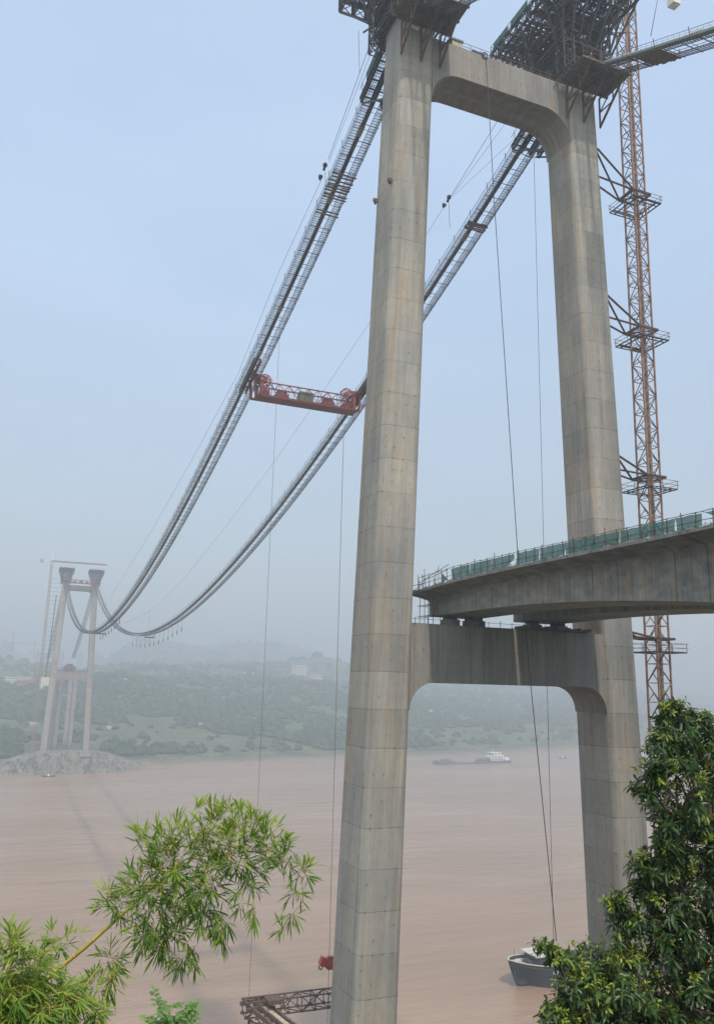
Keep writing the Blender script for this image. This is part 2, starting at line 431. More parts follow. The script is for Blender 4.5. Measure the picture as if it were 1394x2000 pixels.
# ------------------------------------------------------------------ haze
mh, th, Ph = mat('haze_volume'); th.nodes.remove(Ph)
pv = th.nodes.new('ShaderNodeVolumePrincipled')
pv.inputs['Color'].default_value = (.565, .61, .66, 1); pv.inputs['Density'].default_value = .00068; pv.inputs['Anisotropy'].default_value = 0.
th.links.new(pv.outputs[0], th.nodes['Material Output'].inputs['Volume'])
tag(MB().box(-2600, 5400, -400, 5400, -9, 330).build('haze', mh), kind='stuff', label='pale blue-grey haze over the river valley')

# ------------------------------------------------------------------ terrain and water
def interp(x, xs, ys):
    if x <= xs[0]: return ys[0]
    for i in range(len(xs)-1):
        if x < xs[i+1]:
            t = (x-xs[i])/(xs[i+1]-xs[i]); return ys[i]+(ys[i+1]-ys[i])*t
    return ys[-1]
def smooth(t): t = max(0., min(1., t)); return t*t*(3-2*t)
def bank_y(X):
    b = 800 + .1*X + .00020*max(X, 0)**2 if X < 1500 else 800+150+450+.7*(X-1500)
    k = 1-math.exp(-((X-4)/90)**4)
    b += k*6*noise.noise(Vector((X*.02, 3.3, 0))) + 2.5*(.3+.7*k)*noise.noise(Vector((X*.11, 7.3, 0)))
    return b - 25*math.exp(-((X-4)/80)**4)
NX = [-80, -8, 0, 5, 30, 100, 300, 560, 800, 1250, 1700, 2100, 2500, 3100, 4500]
NZ = [-8, -2, 0, 3.2, 9, 20, 44, 84, 88, 142, 120, 132, 222, 262, 150]
def far_h(X, Y):
    n = Y-bank_y(X); h = interp(n, NX, NZ)
    az = math.degrees(math.atan2(X-CAM.x, Y-CAM.y))
    if n > 60:
        k = smooth((n-60)/500)
        h *= 1 + k*(.34*noise.noise(Vector((X*.0022, Y*.0016, 1.7))) + .16*noise.noise(Vector((X*.006, Y*.006, 5.))))
        far = smooth((n-1000)/900)
        h *= 1 - far*.42*smooth((9-az)/5) + far*.08*math.exp(-((az-15)/4.)**2) - far*.38*smooth((az-20)/6) + far*.35*math.exp(-((az-41)/3.5)**2)
        h += 3*noise.noise(Vector((X*.03, Y*.03, 2.)))*k
    elif n > 0:
        h += .8*noise.noise(Vector((X*.08, Y*.08, 2.)))*smooth(n/20)
    mk = math.exp(-((X-3)/70)**4)
    if mk > .01 and n > -3:
        rk = 15.0*smooth((n-3)/12)*mk*(1-smooth((n-80)/60)) + 1.4*noise.noise(Vector((X*.22, Y*.22, 4.)))*mk*smooth(n/4)*(1 if n < 12 else .25)
        h = max(h, rk)
    return h
ns = [-80, -40, -20, -10, -5, -2] + [i*1.6 for i in range(0, 16)] + [26+i*4 for i in range(20)]
d = 110.
while d < 4500: ns.append(d); d *= 1.034; d += 2
azs = [-24+i*.17 for i in range(int(86/.17))]
tb = MB(); H = {}
for j, n_ in enumerate(ns):
    for i, a_ in enumerate(azs):
        ta = math.tan(R(a_))
        X = CAM.x + ta*(900 + 96)
        for _ in range(3): X = CAM.x + ta*(min(bank_y(X), 2600)+n_ - CAM.y)
        Y = min(bank_y(X), 2600)+n_
        tb.v.append((X, Y, far_h(X, Y)))
W_ = len(azs)
for j in range(len(ns)-1):
    for i in range(W_-1): tb.f.append((j*W_+i, j*W_+i+1, (j+1)*W_+i+1, (j+1)*W_+i))
tag(tb.build('far_bank_terrain', 'land', smooth=True), kind='structure')

# rock platform that carries the far tower
rb = MB(); nxr, nyr = 130, 34
for j in range(nyr+1):
    for i in range(nxr+1):
        X = -88+184*i/nxr; t = j/nyr
        by = bank_y(X)
        Y = by-1.2+t*34
        z = 19.6*smooth(t*3.6)*(.45+.55*math.exp(-((X-4)/52)**4))*math.exp(-((X-4)/84)**8)-1.0*(1-t)
        q = Vector((X*.35, Y*.35, z*.3))
        z += .6*noise.noise(q)+.5*noise.noise(q*2.7); Y += 1.6*noise.noise(q*1.3+Vector((9, 9, 9)))
        rb.v.append((X, Y, z))
for j in range(nyr):
    for i in range(nxr): b = j*(nxr+1)+i; rb.f.append((b, b+1, b+nxr+2, b+nxr+1))
tag(rb.build('rock_embankment', 'rock', smooth=False), kind='structure')

nb = MB()
def near_h(X, Y):
    t = Y-CAM.y
    s_ = interp(t, [-80, -20, -2, 1.2, 4, 120, 160], [100, 90, 86.4, 86.3, 83.2, 1.0, -7])
    return s_ + (.5*noise.noise(Vector((X*.1, Y*.1, 0)))*smooth(abs(t)/6))
gx = [-420+i*5 for i in range(160)]; gy = [CAM.y-80+i*2.5 for i in range(98)]
for y in gy:
    for x in gx: nb.v.append((x, y, near_h(x, y)))
for j in range(len(gy)-1):
    for i in range(len(gx)-1):
        b = j*len(gx)+i; nb.f.append((b, b+1, b+len(gx)+1, b+len(gx)))
tag(nb.build('near_bank_ground', 'land', smooth=True), kind='structure')

wb = MB(); wb.v = [(-2500, -60, 0), (5000, -60, 0), (5000, 3000, 0), (-2500, 3000, 0)]; wb.f = [(0, 1, 2, 3)]
tag(wb.build('river_water', 'water'), kind='structure')

# woods on the far bank: one mass of crowns
random.seed(5)
fb = MB(); cnt = 0
while cnt < 11500:
    a_ = random.uniform(-3, 50); n_ = 45*math.exp(random.uniform(0, 4.35))
    X = CAM.x+math.tan(R(a_))*996
    for _ in range(3): X = CAM.x+math.tan(R(a_))*(min(bank_y(X), 2600)+n_-CAM.y)
    Y = min(bank_y(X), 2600)+n_
    dens = noise.noise(Vector((X*.006, Y*.009, 0)))+.5*noise.noise(Vector((X*.02, Y*.03, 3)))
    thr = interp(n_, [45, 170, 300, 420, 700, 900, 4000], [.30, .12, -.22, -.7, -.5, -.15, -.4])
    if dens < thr: 
        if random.random() > .045: continue
    if abs(X-2) < 45 and n_ < 110: continue
    z = far_h(X, Y); dist = n_+900
    r_ = random.uniform(1.8, 5.2)*(1+dist/2400)*(1.25 if dens > .1 else .9)
    hz = r_*random.uniform(.5, .95)
    fb.blob((X, Y, z+hz*.45), r_, r_*random.uniform(.7, 1.2), hz, amp=.38, nu=7, nv=4); cnt += 1
tag(fb.build('far_woods', 'canopy'), label='dense green woods and scrub covering the hillside of the far bank', kind='stuff')

# ------------------------------------------------------------------ towers
SPAN = 788.0
def leg_a(z): return 17.60-.0318*(z-88)
def leg_hl(z): return 3.756-.0049*(z-88)
LWT = 5.565
def leg_mesh(side, z0, z1):
    mb = MB(); mb.uv = []
    zs = [z0, 30, 60, 90, 120, 150, z1]
    prof = []
    for z in zs:
        cx_ = side*leg_a(z); hw = LWT/2; hl = leg_hl(z); r = .95
        ring = []; u = 0.
        cs = [(hw-r, -(hl-r), -90, 0), (hw-r, hl-r, 0, 90), (-(hw-r), hl-r, 90, 180), (-(hw-r), -(hl-r), 180, 270)]
        for (ox, oy, a0, a1) in cs:
            for k in range(7):
                t = R(a0+(a1-a0)*k/6); ring.append((cx_+ox+r*math.cos(t), oy+r*math.sin(t), z))
        prof.append(ring)
    n = len(prof[0])
    for ring in prof:
        # unroll: metres along the outline, closed with a duplicate seam vertex
        u = side*31.7
        for i in range(n+1):
            p = ring[i % n]
            if i: q = ring[i-1]; u += math.hypot(p[0]-q[0], p[1]-q[1])
            mb.v.append(p); mb.uv.append((u, p[2]))
    for j in range(len(zs)-1):
        for i in range(n): b = j*(n+1)+i; mb.f.append((b, b+1, b+n+2, b+n+1))
    mb.f.append(tuple((len(zs)-1)*(n+1)+i for i in range(n)))
    return mb
def portal(zt, zb, rad, y0f, legi):
    """crossbeam with rounded haunches below"""
    xi = leg_a(zb)-LWT/2 + .25; xt = leg_a(zt)-LWT/2+.25
    pts = [(-xt, zt), (-xi, zb-rad)]
    x0 = leg_a(zb-rad)-LWT/2
    for k in range(0, 11):
        t = R(180-90*k/10); pts.append((-x0+rad+rad*math.cos(t), zb-rad+rad*math.sin(t)))
    for k in range(0, 11):
        t = R(90-90*k/10); pts.append((x0-rad+rad*math.cos(t), zb-rad+rad*math.sin(t)))
    pts += [(xi, zb-rad), (xt, zt)]
    return MB().prism_y(pts[::-1], -y0f, y0f)
tw = thing('bridge_tower', (0, 0, 0), 'nearest concrete portal tower of the bridge, filling the middle of the view', 'bridge tower', 'portal towers of the suspension bridge')
leg_mesh(-1, -2, 186.8).build('leg', 'tower', tw, smooth=False)
leg_mesh(1, -2, 186.8).build('leg', 'tower', tw)
portal(182.9, 177.6, 4.6, 3.05, 0).build('upper_crossbeam', 'beam', tw, uv=True)
portal(96.1, 88.9, 3.4, 3.45, 0).build('lower_crossbeam', 'beam', tw, uv=True)
for o in tw.children:
    o.data.polygons.foreach_set('use_smooth', [False]*len(o.data.polygons))
    if o.name.startswith('leg'):
        for p in o.data.polygons: p.use_smooth = len(p.vertices) == 4
        o.data.set_sharp_from_angle(angle=R(25))
for s_ in (-1, 1):
    MB().box(s_*14.6-1.5, s_*14.6+1.5, -2.1, 2.1, 186.8, 189.0).build('saddle_block', 'beam', tw, uv=True)
for (px, py) in ((763, 353), (735, 393)):
    p = at(px, py, X=-leg_a(155)-LWT/2-.1) if px > 740 else at(px, py, X=-leg_a(152)-LWT/2)
    b = MB().bar(p+Vector((.1, 0, .1)), p+Vector((-.5, 0, .1)), .3, .5).bar(p+Vector((-.1, -.3, -.2)), p+Vector((-.1, .4, -.2)), .25)
    b.build('anchor_bracket', 'rust_steel', tw)
far_tw = dup(tw, SPAN, label='distant concrete portal tower on the far bank, pale with haze')
for ch in list(far_tw.children):
    if ch.name.startswith('anchor'): bpy.data.objects.remove(ch)
pl = MB().box(-25, -14, SPAN-7, SPAN+7, 15, 19.8).build('footing', 'pier', far_tw, uv=True)
pl = MB().box(14, 25, SPAN-7, SPAN+7, 15, 19.8).build('footing', 'pier', far_tw, uv=True)

# saddle gantries of rusty lattice steel above each leg
random.seed(11)
def gantry_parts(g, X0, rich):
    rs = random.Random(3)
    for sx in (-1, 1):
        for sy in (-1, 1):
            b = MB(); lattice(b, (X0+sx*3.6, sy*4.2, 184.0), (X0+sx*3.6, sy*4.2, 197.2), 1.9, 1.9, 6, .22, .13, up=(0, 1, 0))
            b.build('column', 'gantry_steel', g)
    b = MB()
    for ix in range(7):
        x = X0-6.9+ix*2.3
        lattice(b, (x, -9.5, 198.3), (x, 12.5, 198.3), .35, 2.1, 11, .18, .12, x=False)
    for iy in range(9):
        y = -9.5+iy*2.75
        lattice(b, (X0-6.9, y, 198.3), (X0+6.9, y, 198.3), .35, 2.1, 6, .16, .11, x=False)
    b.build('deck_truss', 'gantry_steel', g)
    b = MB()
    for iy in range(34):
        y = -9.2+iy*.64
        if rs.random() < .22: continue
        x0 = X0-6.8+rs.uniform(0, 2.5); x1 = X0+6.8-rs.uniform(0, 2.5)
        if rs.random() < .4: x1 = X0+rs.uniform(-2, 3)
        b.box(x0, x1, y, y+.42, 199.5, 199.62)
    b.build('deck_planks', 'plank', g)
    for sx in (-1, 1):   # flared knee braces below the deck
        b = MB()
        for y in (-5.2, -3.2, 3.2, 5.2):
            b.bar((X0+sx*4.5, y, 190), (X0+sx*6.9, y, 197.2), .28); b.bar((X0+sx*4.5, y, 193.5), (X0+sx*6.3, y, 193.6), .16); b.bar((X0+sx*4.6, y, 197.1), (X0+sx*6.1, y, 194.), .14)
        b.bar((X0+sx*4.5, -5.2, 190.1), (X0+sx*4.5, 5.2, 190.1), .2)
        b.build('knee_brace', 'gantry_steel', g)
    for sy, ye in ((-1, -9.3), (1, 12.3)):
        b = MB()
        for x in (-6.9, -4.5, -2.4, 0, 2.4, 4.5, 6.9):
            b.bar((X0+x*.7, sy*5.1, 189.5), (X0+x, ye, 197.2), .26)
            m_ = Vector((X0+x*.85, (sy*5.1+ye)/2, 193.3)); b.bar(m_, (X0+x*.9, sy*5.1, 193.4), .14); b.bar(m_, (X0+x, sy*5.6, 197.2), .14); b.bar(m_, (X0+x+1.6, (sy*5.1+ye)/2, 197.2), .14)
        b.bar((X0-5, sy*5.1, 189.5), (X0+5, sy*5.1, 189.5), .2)
        b.build('knee_brace', 'dark_steel', g)
    b = MB()
    for z in (186.5, 190.2, 193.9):
        for sy in (-1, 1): lattice(b, (X0-3.6, sy*4.2, z), (X0+3.6, sy*4.2, z), 1.2, 1.2, 4, .18, .11)
        for sx in (-1, 1): lattice(b, (X0+sx*3.6, -4.2, z), (X0+sx*3.6, 4.2, z), 1.2, 1.2, 4, .18, .11)
    for k in range(70 if rich else 0):
        p = Vector((X0+rs.uniform(-5, 5), rs.uniform(-5.5, 6.5), rs.uniform(186, 197)))
        q = p+Vector((rs.uniform(-3, 3), rs.uniform(-3, 3), rs.uniform(-3, 3)))
        b.bar(p, q, rs.choice((.09, .12, .2)))
    b.build('cross_bracing', 'gantry_steel', g)
    for k in range(12):
        x, y, z = X0+rs.uniform(-5, 4), rs.uniform(-6, 7), rs.choice((190.9, 194.6, 199.7))
        b = MB(); l_, w2, h_ = rs.uniform(.8, 2), rs.uniform(.8, 2), rs.uniform(.5, 1.3)
        b.box(x, x+l_, y, y+w2, z, z+h_*.4); b.tube([(x+.1, y+w2/2, z+h_*.6), (x+l_-.1, y+w2/2, z+h_*.6)], h_*.4, 8)
        b.build('winch', 'dark_steel', g)
    b = MB()
    for (x0, y0, x1, y1) in ((-6.9, -9.5, -6.9, 12.5), (6.9, -9.5, 6.9, 12.5), (-6.9, 12.5, 6.9, 12.5), (-6.9, -9.5, 6.9, -9.5)):
        n = 8
        for i in range(n+1):
            x, y = X0+x0+(x1-x0)*i/n, y0+(y1-y0)*i/n
            b.bar((x, y, 199.4), (x, y, 201.1), .07)
        for z in (200.2, 201.0): b.bar((X0+x0, y0, z), (X0+x1, y1, z), .06)
    b.build('guard_rail', 'tube', g)
    if rich:
        for (y0, y1) in ((-6, -2), (1, 6), (7, 11.5)):
            MB().box(X0-7.0, X0-6.97, y0, y1, 199.4, 200.9).build('netting', 'net', g)
gl = thing('saddle_gantry', (-14.5, 0, 184), 'rusty lattice steel gantry on top of the near tower leg left of the crossbeam', 'steel gantry', 'saddle gantries on the tower tops')
gantry_parts(gl, -14.5, True)
gr_ = dup(gl, dx=29., label='rusty lattice steel gantry on the near tower top beside the tower crane mast')
gf = dup(gl, SPAN, label='distant steel gantry on the far tower top next to the pale tower crane')
gf2 = dup(gl, SPAN, 29., label='distant steel gantry on the far tower top, on the leg farther from its crane')

# bracketed work platforms on the leg tops
def bracket_platform(X0, ysg, label, z=183.0, depth=6.5):
    g = thing('work_platform', (X0, ysg*3.3, z), label, 'work platform', 'bracketed platforms on the leg tops')
    y0 = ysg*3.4; y1 = ysg*(3.4+depth)
    b = MB(); rs = random.Random(int(X0*3+ysg*7))
    k = 0; x = X0-4.6
    while x < X0+4.6:
        b.box(x, x+.3, min(y0, y1)+(rs.random()*.6), max(y0, y1)-(rs.random()*.6), z, z+.12+.02*(k % 2)); x += .36; k += 1
    b.build('deck', 'plank', g)
    b = MB()
    for y in (y0+ysg*.5, (y0+y1)/2, y1-ysg*.3): b.bar((X0-4.7, y, z-.2), (X0+4.7, y, z-.2), .3, .35)
    b.build('joist', 'rust_steel', g)
    for x in (-3.0, .2, 3.4):
        b = MB(); b.bar((X0+x, y0, z-.45), (X0+x, y1, z-.45), .25).bar((X0+x, y0, z-5.6), (X0+x, y1-ysg*.4, z-.5), .28)
        b.bar((X0+x, y0, z-5.8), (X0+x, y0, z-.4), .22); b.bar((X0+x, y0, z-3.), (X0+x, (y0+y1)/2, z-3.1), .16); b.bar((X0+x, (y0+y1)/2, z-3.1), (X0+x, (y0+y1)/2, z-.5), .16)
        b.bar((X0+x, y0, z-3.), (X0+x, (y0+y1)/2, z-.5), .14)
        b.build('bracket', 'rust_steel', g)
    b = MB()
    for i in range(7):
        x = X0-4.7+9.4*i/6; b.bar((x, y1, z), (x, y1, z+1.4), .06)
    for zz in (.7, 1.3):
        b.bar((X0-4.7, y1, z+zz), (X0+4.7, y1, z+zz), .06)
        for x in (-4.7, 4.7): b.bar((X0+x, y0, z+zz), (X0+x, y1, z+zz), .06)
    b.build('guard_rail', 'tube', g)
    return g
bracket_platform(-14.5, -1, 'plank platform on rusty brackets hung on the near side of the left leg top', 183.6)
bracket_platform(14.5, -1, 'plank platform on rusty brackets below the grey side cable by the crane mast', 182.6)

# ------------------------------------------------------------------ main cables and catwalks
def cz(y):
    if 0 <= y <= SPAN: return 117.2+.000457*(y-SPAN/2)**2
    if y < 0: return 188.1+.55*y - .00035*y*(y+170)*-1*0 + .0004*y*y
    yy = y-SPAN; return 188.1-.42*yy+.0004*yy*yy
YMAX_S = -165; YMAX_F = SPAN+215
def cable_pts(X, y0, y1, step, dz=0.):
    n = max(2, int(abs(y1-y0)/step)); return [(X, y0+(y1-y0)*i/n, cz(y0+(y1-y0)*i/n)+dz) for i in range(n+1)]
for X, lab in ((-14.5, 'left main suspension cable, dark, seen running clear of the towers from top to sag'), (14.5, 'right main suspension cable passing behind the near tower leg and under the red gantry end')):
    g = thing('main_cable', (X, 0, 188), lab, 'suspension cable', 'main cables of the bridge')
    MB().tube(cable_pts(X, 0, SPAN, 7), .42, 8).build('main_span_cable', 'cable', g, smooth=True)
    MB().tube(cable_pts(X, YMAX_S, 0, 8), .40, 10).build('side_span_cable', 'pipe', g, smooth=True)
    MB().tube(cable_pts(X, SPAN, YMAX_F, 8), .40, 8).build('side_span_cable', 'pipe', g, smooth=True)
    for yb in ([19, 33, 62, 77, 92, 108, 140, 170, 230, 300, 420] if X < 0 else [33.5, 49, 62, 77, 94, 108, 150, 190, 250, 330, 440]):
        p = Vector((X, yb-.9, cz(yb-.9))); q = Vector((X, yb+.9, cz(yb+.9)))
        MB().tube([p, q], .5, 10).build('cable_band', 'band', g, smooth=False)
    for yb in (-14, -27, -40):
        MB().tube([(X, yb-.7, cz(yb-.7)), (X, yb+.7, cz(yb+.7))], .52, 10).build('cable_band', 'band', g)

def catwalk(X, y0, y1, label, fine, group='catwalks under the main cables'):
    g = thing('catwalk', (X, y0, cz(y0)), label, 'catwalk', group)
    sgn = 1 if y1 > y0 else -1
    drop = 1.45; hw = 2.1
    def P(x, y, dz=0.): return (X+x, y, cz(y)-drop+dz)
    step = 8
    ys = [y0+(y1-y0)*i/max(1, int(abs(y1-y0)/step)) for i in range(max(1, int(abs(y1-y0)/step))+1)]
    for (xa, xb) in ((-hw, -.75), (.75, hw)):
        b = MB(); n = 5
        for k in range(n):
            x = xa+(xb-xa)*k/(n-1); th_ = .10 if k in (0, n-1) else .06
            for i in range(len(ys)-1): b.bar(P(x, ys[i]), P(x, ys[i+1]), th_)
        y = y0
        while (y-y1)*sgn < 0:
            dist = abs(y-CAM.y) if y > 0 else 60
            st = .5 if dist < 190 else .8 if dist < 330 else 1.6
            th_ = .06 if dist < 190 else .09 if dist < 330 else .12
            b.bar(P(xa, y), P(xb, y), th_); y += st*sgn
        b.build('floor_mesh', 'wire', g)
    b = MB(); y = y0+2*sgn
    while (y-y1)*sgn < 0:
        far = abs(y) > 330
        b.bar(P(-hw-.15, y, -.08), P(hw+.15, y, -.08), .09 if not far else .12)
        if not far or True: b.bar(P(-hw, y+.9*sgn, -.06), P(hw, y+.9*sgn, -.06), .05)
        y += (3.1 if not far else 6.2)*sgn
    for x in (-1.85, 1.85):
        b.tube([P(x, yy, -.14) for yy in ys], .05, 4)
    b.build('floor_frame', 'dark_steel', g)
    for sx in (-1, 1):
        b = MB()
        for k, dz in enumerate((.42, .84, 1.25)):
            for i in range(len(ys)-1): b.bar(P(sx*hw, ys[i], dz), P(sx*hw, ys[i+1], dz), .022 if k < 2 else .05)
        y = y0
        while (y-y1)*sgn < 0:
            far = abs(y) > 200
            b.bar(P(sx*hw, y, 0), P(sx*hw, y, 1.25), .022 if not far else .04); y += (1.0 if not far else 3.1)*sgn
        y = y0+1*sgn
        while (y-y1)*sgn < 0:
            b.bar(P(sx*hw, y, -.1), P(sx*(hw+.25), y, 1.55), .08); y += 6.2*sgn
        b.build('side_net', 'net_wire', g)
    return g
cwl = catwalk(-14.5, 2, SPAN-3, 'wire mesh catwalk hung below the left main cable across the river', True)
cwr = catwalk(14.5, 2, SPAN-3, 'wire mesh catwalk hung below the right main cable across the river', True)
catwalk(-14.5, -2, -110, 'short stretch of mesh catwalk leaving the top edge above the left leg', True)
cbs = catwalk(14.5, -2, -110, 'mesh catwalk under the grey side cable behind the crane mast at upper right', True)
catwalk(-14.5, SPAN+3, YMAX_F, 'far side span catwalk hidden mostly behind the distant tower leg', False)
catwalk(14.5, SPAN+3, YMAX_F, 'far side span catwalk slanting down between the legs of the distant tower', False)

# planks laid across the catwalks
def plank_stack(name, X, ys_, lab, wid=2.3, m='plank', grp=None):
    g = thing(name, (X, ys_[0], cz(ys_[0])), lab, 'planks', grp)
    rs = random.Random(int(ys_[0]*10+X))
    for i, y in enumerate(ys_):
        z = cz(y)-1.62
        b = MB(); b.bar((X-wid+rs.uniform(-.2, .3), y+rs.uniform(-.1, .1), z), (X+wid+rs.uniform(-.3, .2), y+rs.uniform(-.15, .15), z-.0), .34, .12)
        b.build('plank', m, g)
    return g
plank_stack('plank_stack', -14.5, [26.2+i*.72 for i in range(8)], 'stack of dark planks across the left catwalk near the pulley blocks')
plank_stack('plank_pair', -14.5, [34.2, 34.9], 'pair of dark planks across the left catwalk below the bigger plank stack')
plank_stack('plank_sheet', 14.5, [28.6+i*.36 for i in range(5)], 'dark plank patch across the right catwalk in the tower portal')
plank_stack('plank_sheet', 14.5, [-17.6-i*.36 for i in range(13)], 'rusty plank patch in the side catwalk behind the crane mast', 1.9, 'plank')

# green sided cable platforms just below the gantries on the river side
for X, lab in ((-14.5, 'enclosed lattice landing where the left catwalk meets the tower top'), (14.5, 'enclosed lattice landing where the right catwalk meets the tower top')):
    g = thing('catwalk_landing', (X, 9, cz(9)), lab, 'steel landing', 'catwalk landings on the river side')
    b = MB()
    for x in (-2.7, -.9, .9, 2.7):
        lattice(b, (X+x, 4.5, cz(4.5)-1.9), (X+x, 12.5, cz(12.5)-1.9), .2, 1.1, 5, .15, .09, x=True)
    for i in range(6):
        y = 4.6+i*1.5; b.bar((X-2.9, y, cz(y)-1.5), (X+2.9, y, cz(y)-1.5), .18)
    b.bar((X-2.2, 3.9, 176), (X-2.2, 12.5, cz(12)-2.4), .25); b.bar((X+2.2, 3.9, 176), (X+2.2, 12.5, cz(12)-2.4), .25)
    b.build('lattice_frame', 'dark_steel', g)
    for sx in (-1, 1):
        b = MB()
        for i in range(5):
            y = 4.6+i*1.7; b.bar((X+sx*2.9, y, cz(y)-1.5), (X+sx*2.9, y, cz(y)+.3), .07)
        b.bar((X+sx*2.9, 4.6, cz(4.6)+.2), (X+sx*2.9, 12.5, cz(12.5)+.2), .06)
        b.build('guard_rail', 'tube', g)
    b = MB(); y0_, y1_ = 5, 9.5
    b.quadbox([(X-2.97, y0_, cz(y0_)-1.5), (X-2.94, y0_, cz(y0_)-1.5), (X-2.94, y1_, cz(y1_)-1.5), (X-2.97, y1_, cz(y1_)-1.5), (X-2.97, y0_, cz(y0_)+.1), (X-2.94, y0_, cz(y0_)+.1), (X-2.94, y1_, cz(y1_)+.1), (X-2.97, y1_, cz(y1_)+.1)])
    b.build('netting', 'net', g)

# hangers that dangle below the sag
def hanger(X, y, ln, lab, grp, first=[None]):
    z = cz(y)-.4
    g = thing('hanger', (X, y, z), lab, 'hanger', grp)
    MB().bar((X, y, z), (X, y, z-ln), .09).build('strap', 'dark_steel', g)
    MB().bar((X, y, z-ln+.1), (X, y, z-ln-1.7), .34, .34).build('socket', 'dark_steel', g)
    return g
gL = None
for i, y in enumerate([386, 372, 358, 346, 334, 322, 312, 303]):
    if gL is None: gL = hanger(-14.5, y, 4.6, 'dark hanger with weight dangling below the sag of the left cable', 'hangers dangling below the left cable')
    else: dup(gL, y-386, 0, cz(y)-cz(386))
gR = None
for i, y in enumerate([470, 452, 434, 416, 398, 382, 366, 352, 338, 326, 314, 303]):
    if gR is None: gR = hanger(14.5, y, 6.6, 'dark hanger with weight dangling below the sag of the right cable', 'hangers dangling below the right cable')
    else: dup(gR, y-470, 0, cz(y)-cz(470))
for X, y, lab in ((-14.5, 386, 'small cradle hung under the sag of the left cable'), (14.5, 400, 'small cradle hung under the sag of the right cable')):
    g = thing('cradle', (X, y, cz(y)-3.4), lab, 'work cradle', 'cradles at the cable sag')
    MB().box(X-2.6, X+2.6, y-4, y+4, cz(y)-3.5, cz(y)-3.2).build('floor', 'dark_steel', g)
    b = MB()
    for sx in (-2.5, 2.5):
        for yy in (-3.9, 3.9): b.bar((X+sx, y+yy, cz(y)-3.3), (X+sx, y+yy, cz(y+yy)-1.5), .18)
    b.build('hanger_rod', 'dark_steel', g)

